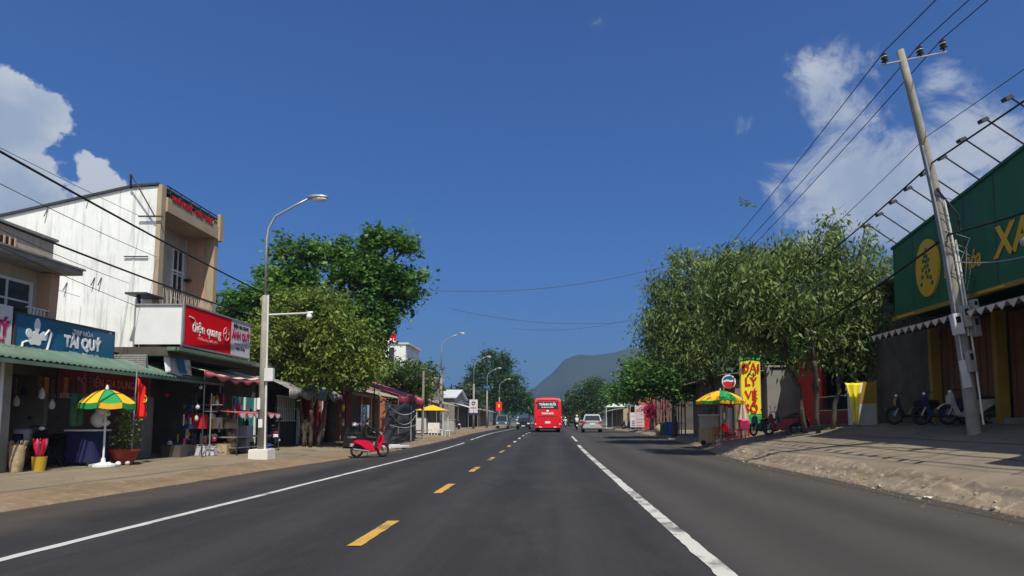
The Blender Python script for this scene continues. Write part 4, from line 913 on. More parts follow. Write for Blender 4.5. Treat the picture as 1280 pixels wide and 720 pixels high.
lamp(-8.5, 50, 7.7, 'street lamp second in the row, beside the grey cabinet')
def signA(t, h):
    p = MB().box(-.45,.45,-.12,-.06,1.75,3.2).build('sign_panel', M['signwhite'], t)
    b = MB(); b.tube([(.16*math.cos(2*PI*i/16), -.13, 2.8+.16*math.sin(2*PI*i/16)) for i in range(17)], .045, 5); b.box(-.3,.3,-.13,-.122,2.25,2.33); b.build('emblem', M['ltblack'], p)
    MB().box(-.7,.7,-.13,-.05,1.5,1.74).build('lower_panel', M['navy'], t)
lamp(-8.3, 70, 7.9, 'street lamp third in the row carrying a white and purple sign', extra=signA)
lamp(-8.3, 85, 7.9, 'street lamp fourth in the row, slim and without any sign')
def signB(t, h):
    p = MB().box(-.55,.45,-.12,-.06,2.6,4.1).build('red_banner', M['flagred'], t); MB().box(-.2,.1,-.135,-.122,3.2,3.7).build('mark', M['flagy'], p)
lamp(-8.4, 107, 7.9, 'street lamp fifth in the row carrying a small red banner', extra=signB)
lamp(-8.4, 135, 7.9, 'farthest street lamp of the row, half hidden by the giant tree')
# ------------------------------------------------------------------ LEFT SIDE, further along
def simple_house(name, label, x0, x1, y0, y1, z0, h, wall, roof='awngrey', side=-1, shop=True, floors=1, awn=None, roofkind='flat', open_m='interior', nwin=2, sign=None, cat='building'):
    """town house whose street front faces the road; side=-1 stands left of the road (front at x1), side=1 right (front at x0)"""
    t = thing(name, label, cat, ((x0+x1)/2, (y0+y1)/2, z0)); f = x1 if side < 0 else x0; s = 1 if side < 0 else -1
    gh = min(2.9, h)
    back = x0 if side < 0 else x1
    b = MB(); X0, X1 = sorted((back, back+s*.2)); b.box(X0, X1, y0, y1, z0-.3, z0+h)
    X0, X1 = sorted((back+s*.2, f)); b.box(X0, X1, y0, y0+.18, z0-.3, z0+h); b.box(X0, X1, y1-.18, y1, z0-.3, z0+h)
    X0, X1 = sorted((f-s*.2, f)); b.box(X0, X1, y0+.18, y1-.18, z0+gh-.4, z0+h)
    b.build('wall', M[wall], t, world=True)
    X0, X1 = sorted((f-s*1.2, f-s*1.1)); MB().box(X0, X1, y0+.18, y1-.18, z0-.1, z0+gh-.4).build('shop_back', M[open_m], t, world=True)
    if h > gh: MB().box(min(back+s*.2,f-s*.2), max(back+s*.2,f-s*.2), y0+.18, y1-.18, z0+gh-.4, z0+gh-.25).build('ceiling', M['greywall'], t, world=True)
    ov = .25
    X0, X1 = sorted((back-s*ov, f+s*ov))
    if roofkind == 'flat': MB().box(X0, X1, y0-.08, y1+.08, z0+h, z0+h+.14).build('roof', M[roof], t, world=True)
    else:
        m_ = (y0+y1)/2; r = MB()
        r.prism([(y0-.3, z0+h-.05), (m_, z0+h+1.1), (y1+.3, z0+h-.05), (y1+.3, z0+h+.05), (m_, z0+h+1.22), (y0-.3, z0+h+.05)], 'x', X0, X1); r.build('roof', M[roof], t, world=True)
        MB().prism([(y0, z0+h), (y1, z0+h), (m_, z0+h+1.08)], 'x', *sorted((f-s*.15, f-s*.02))).build('gable', M[wall], t, world=True)
    for fl_ in range(1, floors):
        zz = z0+gh+(fl_-1)*3+.5
        for i in range(nwin):
            a = y0+(y1-y0)*(i+.5)/nwin; win(t, f, a-.45, a+.45, zz, zz+1.3, s, 2, 2)
        X0, X1 = sorted((f, f+s*.12)); MB().box(X0, X1, y0+.02, y1-.02, zz-.6, zz-.48).build('string_course', M['concrete'], t, world=True)
    n = max(2, int((y1-y0)/2.6)+1)
    for yy in lin(y0+.1, y1-.1, n)[1:-1]:
        X0, X1 = sorted((f-s*.21, f+s*.02)); MB().box(X0, X1, yy-.12, yy+.12, z0-.1, z0+gh-.4).build('pilaster', M[wall], t, world=True)
    if awn:
        b = MB(); corr(b, f, z0+gh+.05, f+s*1.7, z0+gh-.45, y0-.1, y1+.1, .25, .02); b.build('awning', M[awn], t, world=True, fix=False, smooth=True, solid=.01)
        for yy in (y0+.1, y1-.1): MB().tube([(f+s*1.62, yy, z0-.2), (f+s*1.62, yy, z0+gh-.45)], .035, 6).build('post', M['galv'], t, world=True)
    return t
# grey awning house
gh_ = simple_house('shop_house', 'low dark shop house with glass door and barred door behind the yellow-green tree', -17, -11.4, 22.1, 29.6, fl, 3.1, 'darkwall')
b = MB(); corr(b, -11.5, 3.05, -9.95, 2.55, 24.4, 30.6, .2, .02, .1); b.build('awning', M['awngrey'], gh_, world=True, fix=False, smooth=True, solid=.012)
b = MB(); b.grid(lambda a, c: (-9.93+.04*math.sin(a*20), 24.4+6.2*a, 2.56-(.30+.08*math.sin(a*25))*c), 60, 2); b.build('awning_valance', M['awngrey'], gh_, world=True, fix=False, smooth=True, solid=.01)
for (a, c, tp) in ((22.9, 24.6, 2.2),):
    d = MB().box(-11.36, -11.32, a, c, .35, tp).build('glass_door', M['teal'], gh_, world=True)
    MB().box(-11.32,-11.27,a-.05,a+.05,.3,tp).build('jamb', M['frame'], d, world=True); MB().box(-11.32,-11.27,c-.05,c+.05,.3,tp).build('jamb', M['frame'], d, world=True); MB().box(-11.32,-11.27,(a+c)/2-.03,(a+c)/2+.03,.3,tp).build('stile', M['frame'], d, world=True)
gr = MB()
for i in range(10): gr.box(-11.30, -11.26, 26.6+i*.19, 26.64+i*.19, 1.35, 2.35)
gr.box(-11.31,-11.25,26.5,28.5,1.31,1.35).box(-11.31,-11.25,26.5,28.5,1.85,1.88).box(-11.31,-11.25,26.5,28.5,2.35,2.4)
gr.build('barred_door', M['frame'], gh_, world=True)
MB().box(-11.36,-11.315,26.5,28.5,.3,2.4).build('door_panel', M['darkwall'], gh_, world=True)
MB().box(-11.32,-11.2,28.7,28.82,.3,2.6).build('door_post', M['frame'], gh_, world=True)
# red house
rh = simple_house('shop_house', 'red painted timber shop house with tall pale framed windows and glass door', -17, -11.3, 29.9, 36.6, fl+.02, 3.3, 'redpaint', open_m='redpaint')
MB().box(-11.32,-11.26,30.0,36.4,.3,3.0).build('front', M['redpaint'], rh, world=True)
for (a, c, z0_, z1_) in ((30.95,31.35,1.05,2.5),(34.6,35.3,1.05,2.45)): win(rh, -11.25, a, c, z0_, z1_, 1, 1, 3, fm='awnpink')
d = MB().box(-11.26,-11.22,31.6,33.4,.36,2.5).build('glass_door', M['glass'], rh, world=True)
f = MB(); [f.box(-11.22,-11.18,y-.04,y+.04,.36,2.5) for y in (31.6,32.5,33.4)]; [f.box(-11.215,-11.185,31.64,33.36,z-.03,z+.03) for z in (.9,2.0,2.48)]; f.build('frame', M['frame'], d, world=True)
b = MB(); corr(b, -11.3, 3.1, -9.5, 2.72, 31.2, 38, .2, .02); b.build('awning', M['awngrey'], rh, world=True, fix=False, smooth=True, solid=.012)
# dark lean-to market with black net
mk_ = thing('market_shelter', 'open market shelter under a faded red tarpaulin roof, closed by a black shade net', 'shelter', (-9, 32, .3))
b = MB(); b.grid(lambda a, c: (-10.4+3.0*c, 31.5+a*6.2, 3.6-1.0*c-.12*math.sin(a*PI*3)*c+.03*math.sin(a*40)), 40, 8); b.build('roof_tarpaulin', M['awnpink'], mk_, world=True, fix=False, smooth=True, solid=.015)
b = MB(); b.grid(lambda a, c: (-7.4, 31.5+a*6.2, 2.6-.12*math.sin(a*PI*3)-.42*c*(1+.15*math.sin(a*30))), 60, 2); b.build('valance', M['maroon'], mk_, world=True, fix=False, smooth=True, solid=.012)
for (x, y) in ((-10.3,31.6),(-7.45,31.6),(-7.45,34.5),(-7.45,37.6),(-10.3,37.6)): MB().tube([(x,y,.1),(x,y,2.5 if x > -9 else 3.5)], .04, 7).build('post', M['timber'], mk_, world=True)
def netf(a, c):
    y = 28.9+a*6.6; z = 2.2-2.1*c-.10*math.sin(PI*a*2)
    x = -7.42+.02*math.sin(6*c+3*a)+.022*math.sin((c*2.2-((a-.55)*1.9)**2)*9)
    return (x, y, max(H(-7.4, y)+.01, z))
b = MB(); b.grid(netf, 70, 40); b.build('shade_net', M['tarp'], mk_, world=True, fix=False, smooth=True, solid=.01)
for k, (h0, sg_) in enumerate(((2.0,.45),(1.75,.75),(1.15,.30))):
    b = MB(); b.tube([(-7.3+.02*k, 29.2+6.0*t, h0-sg_*4*t*(1-t)*(.8 if k < 2 else .5)) for t in lin(0, 1, 16)], .016 if k else .022, 4); b.build('rope', M['tarpline'], mk_, world=True)
MB().tube([(-7.25,33.6,.3),(-7.25,33.6,1.35)], .035, 6).build('peg', M['pole'], mk_, world=True)
bn = thing('banner_stand', 'row of teal and white upright banners beside the black shade net', 'banner', (-8.3, 29.2, .28))
for i, (m_, w_) in enumerate((('signwhite',.10),('teal',.36),('signwhite',.10),('teal',.28),('plasticwhite',.3))):
    y = 27.95+sum([.14,.4,.14,.32,.34][:i]); p = MB().box(-8.22-.01*i,-8.19-.01*i,y,y+w_,.85,2.05).build('banner', M[m_], bn, world=True)
    if i == 1: 
        for j, ch in enumerate('CƠM'): text(ch, .34, (-8.185, y+.18, 1.8-j*.36), '+x', M['ltwhite'], p, bold=.01)
MB().box(-8.3,-8.2,27.9,29.7,.8,.85).build('lower_rail', M['darkmetal'], bn, world=True)
for yy in (27.9, 29.7): MB().tube([(-8.26,yy,.25),(-8.26,yy,2.1)], .03, 6).build('upright', M['darkmetal'], bn, world=True)
fz = thing('kiosk_cabinet', 'dark glass kiosk cabinet standing behind the red scooter', 'cabinet', (-8.15, 27.2, H(-8.15,27.2)))
MB().box(-.4,.4,-.6,.6,.06,.62).build('body', M['black'], fz, bevel=.02); MB().box(-.41,.41,-.62,.62,.62,.65).build('counter', M['darkmetal'], fz)
MB().box(-.3,.3,-.5,.5,.65,.92).build('glass_case', M['glass'], fz)
for (dy, m_, h_) in ((-.4,'plasticwhite',.16),(-.15,'foam',.13),(.12,'flagred',.12),(.38,'plasticwhite',.15)):
    o = MB().lathe([(0,0),(.09,0),(.10,.6*h_),(.05,h_),(0,h_)], 10).build('jar', M[m_], smooth=True); o.location = (-8.15, 27.2+dy, H(-8.15,27.2)+.92)
    tag(o, {'plasticwhite':'white jar on top of the dark kiosk cabinet','foam':'pale grey jar on top of the dark kiosk cabinet','flagred':'red jar on top of the dark kiosk cabinet'}[m_] if dy != .38 else 'tall white jar at the far end of the dark kiosk cabinet', 'jar')
# pavement clutter in front of the net
o = MB().box(-.9,.9,-.3,.3,0,.10).box(-.7,.2,-.2,.2,.10,.16).build('plank_stack', M['plasticwhite'], bevel=.01); o.location = (-7.1, 29.4, H(-7.1,29.4)); o.rotation_euler.z = 1.3; tag(o, 'low white board lying on the pavement before the black net', 'board')
# row of far houses, left
wt = simple_house('town_house', 'white sheet clad upper house with brick side and red roof sign, over the black net', -19, -11.3, 50, 55, .45, 6.9, 'whitewall', 'roofwhite', floors=2, awn='awngrey', nwin=3)
MB().box(-19.02,-11.28,49.96,49.99,.4,4.9).build('brick_side', M['brick'], wt, world=True)
MB().box(-12.6,-12.2,49.95,49.99,5.4,7.1).build('side_window', M['glass'], wt, world=True)
rs2 = thing('roof_sign', 'magenta red rooftop billboard on the white clad house', 'sign', (-12.5, 50, 7.4))
MB().box(-14.4,-12.2,50.3,50.42,7.45,8.3).build('panel', M['signred'], rs2, world=True)
text('CAFE CHILL', .42, (-13.3, 50.29, 7.7), '-y', M['ltwhite'], rs2, bold=.012)
for xx in (-14.4,-12.2): MB().tube([(xx,50.36,7.3),(xx,50.36,7.5)], .05, 6).build('leg', M['darkmetal'], rs2, world=True)
simple_house('town_house', 'low pink shop house behind the red tarpaulin', -18, -11.8, 38.0, 44.6, .4, 4.3, 'salmon', 'awnpink', floors=1, awn='awngrey')
simple_house('town_house', 'blue and white far shop house past the white clad one', -19, -11.8, 55.4, 62, .5, 5.6, 'bluewall', 'roofwhite', floors=2, awn='awngrey')
simple_house('town_house', 'beige far shop house with a grey awning, beyond the blue and white one', -19, -11.6, 62.5, 70, .5, 4.2, 'tan', 'tin', awn='awngrey', roofkind='gable')
simple_house('town_house', 'tall narrow white far house among the left-hand shops', -18, -12.6, 70.5, 75, .5, 5.6, 'cream', 'roofwhite', floors=2, nwin=1)
simple_house('town_house', 'low far shop house with a pale sheet roof, beyond the tall narrow one', -18, -11.2, 75.5, 86, .5, 3.6, 'greywall', 'roofwhite', awn='roofwhite', roofkind='gable')
simple_house('town_house', 'far brown market building under the giant tree', -18, -11.4, 87, 104, .5, 3.2, 'darkwall', 'tin', awn='awngrey')
simple_house('town_house', 'farthest left-hand building, tan walls below the trees', -20, -11.6, 106, 122, .5, 3.3, 'tan', 'tin', awn='tin')
# stall with yellow canopy near the lamp
ys = thing('food_stall', 'small food stall with a yellow canopy beside the white post', 'stall', (-8.2, 45, H(-8.2,45)))
b = MB(); b.add([(-1.0,-1.2,1.65),(1.0,-1.2,1.65),(1.0,1.2,1.65),(-1.0,1.2,1.65),(0,0,2.05)], [(0,1,4),(1,2,4),(2,3,4),(3,0,4),(3,2,1,0)]); b.build('canopy', M['yellow'], ys)
for sx in (-.9,.9):
    for sy in (-1.1,1.1): MB().tube([(sx,sy,0),(sx,sy,1.68)], .03, 6).build('pole', M['whitemetal'], ys)
MB().box(-1.0,-.3,-.9,-.2,.1,1.1).box(-.95,-.35,-.95,-.9,.3,1.0).build('display_case', M['foam'], ys); MB().box(-1.0,-.3,-.9,-.2,1.12,1.16).build('shelf', M['galv'], ys)
MB().box(-.2,.6,-.7,.3,.1,.8).build('counter', M['whitebox'], ys)
for i, (dx, dy) in enumerate(((.8,-1.7),(.3,-2.0),(1.3,-1.9))):
    o = MB().box(-.17,.17,-.17,.17,.38,.42).tube([(-.15,-.15,0),(-.13,-.13,.38)], .02, 5).tube([(.15,-.15,0),(.13,-.13,.38)], .02, 5).tube([(-.15,.15,0),(-.13,.13,.38)], .02, 5).tube([(.15,.15,0),(.13,.13,.38)], .02, 5).build('plastic_stool', M['plasticwhite'])
    o.location = (-8.2+dx, 45+dy, H(-8.2+dx,45+dy)); o.rotation_euler.z = i; tag(o, 'white plastic stool on the pavement before the yellow canopied stall', 'stool', 'white stools by the yellow stall')
wp = thing('utility_pole', 'slender white pole at the far end of the black shade net', 'pole', (-8.2, 41.5, H(-8.2,41.5)))
MB().tube([(0,0,-.2),(0,0,4.2)], [.10,.07], 10).build('shaft', M['pole'], wp); MB().box(-.4,.4,-.03,.03,3.9,3.98).build('crossarm', M['darkmetal'], wp)
gb = thing('electric_cabinet', 'grey metal cabinet standing on the pavement by the second street lamp', 'cabinet', (-7.6, 48.5, H(-7.6,48.5)))
MB().box(-.45,.45,-.3,.3,.08,1.0).build('body', M['greybox'], gb, bevel=.02); MB().box(-.42,-.01,-.315,-.30,.12,.96).build('door', M['greybox'], gb); MB().box(.01,.42,-.315,-.30,.12,.96).build('door', M['greybox'], gb); MB().box(-.5,.5,-.34,.34,1.0,1.05).build('lid', M['greybox'], gb); MB().box(-.5,.5,-.35,.35,0,.08).build('base', M['concrete'], gb)

# ------------------------------------------------------------------ parasols, flags, pots on the left
def parasol(x, y, h, R, label, cols, off=0.0, valance=.16, tilt=(0,0), dome=.42):
    t = thing('parasol', label, 'parasol', (x, y, H(x,y)), 0, None, tilt)
    MB().tube([(0,0,0),(0,0,h)], .022, 8).build('pole', M['plasticwhite'], t); MB().lathe([(0,0),(.28,0),(.28,.05),(.05,.10),(.04,.2),(0,.2)], 18).build('base', M['plasticwhite'], t, smooth=False)
    n = 8; b = MB()
    for k in range(n):
        b.use(M[cols[k % len(cols)]]); a0, a1 = 2*PI*k/n+off, 2*PI*(k+1)/n+off
        def f(u, v, a0=a0, a1=a1):
            r = R*v; a = a0+(a1-a0)*u; sc = 1-.06*math.sin(PI*u)*v
            return (r*sc*math.cos(a), r*sc*math.sin(a), h-dome*R*v**1.7-.03*math.sin(PI*u)*v)
        b.grid(f, 6, 8)
    b.build('canopy', None, t, fix=False, solid=.008)
    b = MB()
    for k in range(n):
        b.use(M[cols[(k+1) % len(cols)]]); a0, a1 = 2*PI*k/n+off, 2*PI*(k+1)/n+off
        b.grid(lambda u, v, a0=a0, a1=a1: ((R*(1-.06*math.sin(PI*u))*1.001)*math.cos(a0+(a1-a0)*u), (R*(1-.06*math.sin(PI*u))*1.001)*math.sin(a0+(a1-a0)*u), h-dome*R-.03*math.sin(PI*u)-valance*v), 6, 1)
    b.build('valance', None, t, fix=False, solid=.006)
    for k in range(n):
        a = 2*PI*k/n+off; MB().tube([(R*v*math.cos(a), R*v*math.sin(a), h+.008-dome*R*v**1.7) for v in lin(0,1,7)], .010, 4).build('rib', M['darkmetal'], t)
        MB().tube([(0,0,h-.62*R),(.55*R*math.cos(a),.55*R*math.sin(a),h-.02-dome*R*.55**1.7)], .007, 4).build('strut', M['darkmetal'], t)
    MB().lathe([(0,0),(.04,0),(.03,.08),(0,.12)], 8, (0,0,h)).build('finial', M['plasticwhite'], t)
    return t
parasol(-10.45, 15.1, 1.80, .60, 'green and yellow parasol on a white pole in front of the grocery', ['green','yellow'], .35, .13, dome=.52)
ct = thing('drink_cart', 'dark blue skirted vending cart with a white top under the parasol on the left', 'cart', (-10.95, 15.25, H(-10.9,15.3)))
ct.scale = (.8,.74,.95)
MB().box(-.42,.42,-.36,.36,.06,.85).build('skirt', M['navy'], ct, bevel=.03); MB().box(-.44,.44,-.40,.40,.85,.89).build('top', M['plasticwhite'], ct)
for (sx, sy) in ((-.35,-.4),(.35,-.4),(-.35,.4),(.35,.4)): MB().tube([(sx,sy-.02,.07),(sx,sy+.02,.07)], .07, 10).build('wheel', M['rubber'], ct)
o = MB().ell((0,0,.2),(.17,.17,.2)).ell((.08,0,.42),(.15,.15,.13)).ell((.2,.0,.33),(.07,.06,.06)).ell((.15,.0,.12),(.12,.1,.08)).build('plastic_bag', M['plasticwhite'], smooth=True); o.location = (-10.75, 15.3, H(-10.75,15.3)+.89); tag(o, 'bulging white plastic bag on the cart under the green and yellow parasol', 'bag')
o = MB().grid(lambda a, c: (-.03*math.sin(a*12), -.2+.4*a, -.75*c), 14, 6).build('hanging_towel', M['cyclegreen'], smooth=True, fix=False, solid=.01); o.location = (-10.95, 14.85, 1.95); tag(o, 'muted green cloth hanging at the near side of the parasol', 'cloth')
for i in range(5):
    o = MB().ell((0,0,.055),(.06,.06,.058), 8, 6).build('coconut', M['plasticwhite' if i < 2 else 'foam'], smooth=True); o.location = (-10.35+.12*(i%2), 15.15+.16*i, H(-10.3,15.2)+.0); tag(o, 'round pale fruit on the ground beside the cart under the parasol', 'fruit', 'pale fruit on the ground by the cart')
pt = thing('potted_shrub', 'leafy shrub with pale blossoms in a red glazed pot beside the parasol', 'plant', (-10.4, 15.75, H(-10.4,15.75)))
pt.scale = (.78,.78,.80)
MB().lathe([(0,0),(.24,0),(.30,.12),(.40,.38),(.44,.42),(.44,.48),(.37,.48),(.35,.42),(0,.42)], 20).build('pot', M['terracotta'], pt, smooth=False); MB().lathe([(0,.421),(.34,.421),(.33,.43),(0,.44)], 16).build('soil', M['soil'], pt)
MB().tube([(0,0,.4),(.05,0,.8),(0,.05,1.4)], [.03,.02,.01], 6).build('stem', M['bark'], pt)
rsx = np.random.RandomState(31); mesh_quads('foliage', leaves(None, [(0,0,.75),(.05,0,1.15),(-.05,0,1.5)], [(.36,.36,.25),(.3,.3,.3),(.2,.2,.25)], 1300, .09, .5, .2, rsx, 14, .16, .2), LM['light'], pt)
mesh_quads('blossom', leaves(None, [(0,0,.8),(.05,0,1.3)], [(.4,.4,.28),(.3,.3,.3)], 120, .06, .8, .1, rsx, 4, .08, .6), M['plasticwhite'], pt)
fg = thing('flag', 'red flag with a yellow emblem on a thin pole beside the potted shrub', 'flag', (-10.25, 15.78, H(-10.25,15.8)), 0, None, (0,.02))
MB().tube([(0,0,0),(0,0,2.7)], .016, 6).build('pole', M['galv'], fg)
def ff(a, c):   # hanging limp from the tip
    return (.05+.25*a*(.5+.5*c)+.03*math.sin(c*9+a*4), .10*math.sin(c*5+a*5), 2.15-.12*a-.78*c+.5*a*(1-c)*.3)
fc = MB().grid(lambda a, c: (.02+.05*math.sin(a*11+c*1.5)*(.4+.6*c)+.08*a, .02+.34*a*(.8+.2*c), 2.14-.30*a-(.78+.10*math.sin(a*5))*c), 14, 14).build('cloth', M['flagred'], fg, smooth=True, fix=False, solid=.005)
MB().tube([(.12,.20+.06*math.cos(q),1.62+.08*math.sin(q)) for q in lin(-2.2,1.6,9)], .013, 5).tube([(.12,.18,1.60),(.12,.25,1.55)], .011, 4).build('emblem', M['flagy'], fc)
# wicker sack, flower bucket, column things near the left edge
wk = thing('basket', 'tall wicker basket stuffed with straw beside the grey column at the picture edge', 'basket', (-10.95, 13.25, H(-10.75,13)))
wk.scale = (.78,.78,.85)
MB().lathe([(0,0),(.13,0),(.16,.2),(.17,.5),(.17,.66),(.14,.66),(.13,.3),(0,.28)], 18).build('body', M['wicker'], wk)
b = MB()
for i in range(46):
    a = rg.uniform(0, 2*PI); r = rg.uniform(.02,.12); q = rg.uniform(.02,.16); b.tube([(r*math.cos(a), r*math.sin(a), .4), ((r+q)*math.cos(a), (r+q)*math.sin(a), rg.uniform(.62,.78))], .012, 4)
b.build('straw', M['wicker'], wk)
bk = thing('bucket', 'yellow bucket holding folded red and pink umbrellas by the wicker basket', 'bucket', (-10.8, 13.65, H(-10.8,13.6)))
MB().lathe([(0,0),(.11,0),(.14,.3),(.125,.3),(.10,.02),(0,.02)], 16).build('pail', M['plasticyellow'], bk)
for i in range(7):
    a = 2*PI*i/7; m_ = M['plasticred' if i % 2 else 'plasticpink']
    o = MB().lathe([(0,0),(.02,0),(.05,.25),(.045,.5),(.01,.62),(0,.62)], 7).build('folded_umbrella', m_, smooth=True); o.location = (-10.8+.05*math.cos(a), 13.65+.05*math.sin(a), H(-10.8,13.6)+.08); o.rotation_euler = (.28*math.sin(a), -.28*math.cos(a), 0)
    tag(o, f"{'red' if i%2 else 'pink'} folded umbrella standing in the yellow bucket", 'umbrella', f"{'red' if i%2 else 'pink'} umbrellas in the yellow bucket")
# ------------------------------------------------------------------ RIGHT SIDE
fz_ = 1.38
gs = thing('supermarket', 'dark green fronted supermarket with yellow lettering, ochre pillars and a zigzag canopy', 'building', (13, 14, fz_))
MB().box(11.7, 24, 5.0, 5.25, 0, 6.6).box(11.7, 24, 22.6, 22.85, 0.2, 6.2).box(23.8, 24, 5.25, 22.6, 0, 6.4).build('wall', M['greywall'], gs, world=True)
MB().box(11.55, 11.75, 19.4, 22.84, .8, 4.3).build('grey_wall', M['darkwall'], gs, world=True)
MB().box(11.75, 23.8, 5.25, 22.6, 6.2, 6.35).build('roof', M['roofwhite'], gs, world=True)
MB().box(11.6, 23.8, 5.25, 22.6, fz_-.6, fz_+.02).build('floor', M['interior'], gs, world=True)
for (a, c) in ((5.3,8.3),(8.6,12.2),(12.5,16.3),(16.65,19.2)):
    d = MB(); n = int((c-a)/.14)
    for i in range(n): yy = a+(c-a)*i/n; d.box(11.80+(.02 if i % 2 else 0), 11.86, yy, yy+(c-a)/n*.96, fz_, 4.1)
    d.build('folding_door', M['shopbrown'], gs, world=True)
for yy in (8.45, 12.35, 16.48, 19.3):
    MB().box(11.52, 11.8, yy-.08, yy+.08, fz_-.3, 4.2).build('pillar', M['shopyellow'], gs, world=True)
# fascia board
zt = lambda y: 6.52+.14*(19.15-y)
def slopebox(x0, x1, ya, yb, za, zb_):
    return MB().add([(x0,ya,za(ya)),(x1,ya,za(ya)),(x1,yb,za(yb)),(x0,yb,za(yb)),(x0,ya,zb_(ya)),(x1,ya,zb_(ya)),(x1,yb,zb_(yb)),(x0,yb,zb_(yb))], [(0,3,2,1),(4,5,6,7),(0,1,5,4),(1,2,6,5),(2,3,7,6),(3,0,4,7)])
fb = slopebox(10.45, 11.6, 4.6, 19.15, lambda y: 4.45, zt).build('sign_board', M['shopgreen'], gs, world=True)
for yy in lin(5.6, 18.1, 11): MB().box(10.442, 10.452, yy-.008, yy+.008, 4.46, zt(yy)-.03).build('panel_seam', M['darkmetal'], fb, world=True)
slopebox(10.40, 10.6, 4.6, 19.18, zt, lambda y: zt(y)+.07).build('top_trim', M['shopgreen'], gs, world=True)
MB().box(10.38, 10.5, 4.6, 19.2, 4.33, 4.45).build('yellow_trim', M['shopyellow'], gs, world=True)
for i in range(4): MB().box(10.355, 10.385, 18.9-i*3.6, 18.0-i*3.6+.0, 4.36, 4.42).build('trim_light', M['ltyellow'], gs, world=True)
fdx = 10.44
b = MB(); n = 28; b.prism([(17.35+.52*math.cos(2*PI*i/n), 5.52+.80*math.sin(2*PI*i/n)) for i in range(n)], 'x', 10.38, 10.448)
lg = b.build('logo_disc', M['ltyellow'], gs, world=True)
b = MB(); rq = random.Random(3)   # scattered square marks of the emblem
for (dy, dz) in ((.0,.5),(.08,.35),(-.02,.32),(.14,.22),(.02,.18),(-.10,.20),(.06,.04),(-.06,.05),(.18,-.02),(.02,-.12),(-.12,-.10),(.20,-.22),(-.04,-.26),(-.18,-.30),(.26,-.42),(-.24,-.46)):
    b = MB().box(10.372, 10.381, 17.35+dy-.045, 17.35+dy+.045, 5.52+dz-.055, 5.52+dz+.055); b.build('mark', M['shopgreen'], lg, world=True)
text('Bách hóa', .66, (10.43, 15.95, 5.28), '-x', M['ltyellow'], gs, bold=.012, sx=.60, shear=.12)
text('XANH', 1.0, (10.43, 13.55, 5.42), '-x', M['ltyellow'], gs, bold=.03, sx=.82, shear=.15)
# zigzag corrugated canopy below
b = MB(); corr(b, 11.55, 4.25, 9.75, 3.82, 4.6, 19.22, .34, .055, .03, 4); b.build('canopy', M['awngrey'], gs, world=True, fix=False, solid=.01)
b = MB(); n = 100
for i in range(43):
    y = 4.6+i*.34; b.prism([(y+.02, 3.87), (y+.32, 3.87), (y+.17, 3.70)], 'x', 9.72, 9.735)
b.build('zigzag_edge', M['awncream'], gs, world=True)
for yy in lin(5, 19.0, 6): MB().tube([(9.8,yy,3.76),(11.6,yy,4.15)], .025, 5).build('rafter', M['darkmetal'], gs, world=True)
# sign floodlights, one thing each
for i in range(15):
    yy = 18.85-.75*i
    fl2 = thing('sign_floodlight', 'floodlight on a long arm over the green sign board', 'floodlight', (10.5, yy, zt(yy)+.05), 0, 'row of floodlights over the green sign board')
    fl2['label'] = 'thin-armed floodlight in the row above the green sign board'
    MB().tube([(0,0,-.05),(-.92,-.02,.58)], .018, 6).build('arm', M['darkmetal'], fl2)
    MB().prism([(-1.06,.56),(-.92,.62),(-.86,.56),(-1.02,.49)], 'y', -.07, .07).build('lamp_head', M['darkmetal'], fl2)
# wall lamp tube at the right picture edge
wl = thing('wall_lamp', 'pale grey tubular lamp arm reaching out from the green sign at the picture edge', 'lamp', (10.4, 12.0, 4.9))
MB().tube([(0,-1.0,.7),(-.55,-.35,.30),(-.95,.30,-.02)], .085, 12).build('arm', M['galv'], wl, smooth=True)
MB().ell((-1.0,.38,-.06), (.10,.12,.10)).build('end_cap', M['galv'], wl, smooth=True)
MB().box(-.05,.02,-1.15,-.85,.5,.9).build('bracket', M['darkmetal'], wl)
nc = thing('shop_canopy', 'flat concrete canopy added outside the right picture edge to shade the forecourt', 'canopy', (10.4, 6, 1.2))  # unseen slab on posts, added for the shadow it casts on the forecourt
MB().box(8.95, 12.2, 1.0, 9.3, 4.55, 4.72).build('slab', M['concrete'], nc, world=True)
for yy in (1.4, 5.2, 8.9): MB().tube([(9.15,yy,.5),(9.15,yy,4.56)], .07, 8).build('post', M['pole'], nc, world=True)
# ---- utility pole
up = thing('utility_pole', 'tall leaning concrete utility pole with meter boxes in front of the green supermarket', 'pole', (9.98, 15.1, H(9.98,15.1)), 0, None, (0, -.142))
bend = lambda z: .20*math.sin(PI*max(0,min(1,z/9.5)))
MB().tube([(bend(z),0,z) for z in (-.4,0,1.5,3,4.5,6,7.5,8.5,9.5)], [.152,.15,.14,.13,.12,.11,.10,.092,.085], 18).build('shaft', M['pole'], up, smooth=True)
for (za, zb, r) in ((.0,.0,.1),(.0,.0,.1)):
    if zb: MB().lathe([(r,za),(r,zb)], 18).build('collar', M['concrete'], up)
ca = MB().tube([(-.5,0,9.2),(1.05,-.1,9.25)], .02, 6).build('crossarm', M['greybox'], up)
def insul(x, y, z, par):
    i = MB().lathe([(0,-.16),(.02,-.16),(.02,-.10),(.085,-.09),(.05,-.03),(.085,-.01),(.05,.05),(.075,.07),(.03,.13),(0,.14)], 10, (x,y,z+.2)).build('insulator', M['ceramic'], par, smooth=True)
    MB().lathe([(.052,.0),(.087,.012),(.052,.04)], 10, (x,y,z+.2), cap=False).build('white_ring', M['plasticwhite'], i)
insul(-.42,0,9.17,ca); insul(.45,-.04,9.2,ca); insul(1.0,-.1,9.25,ca)
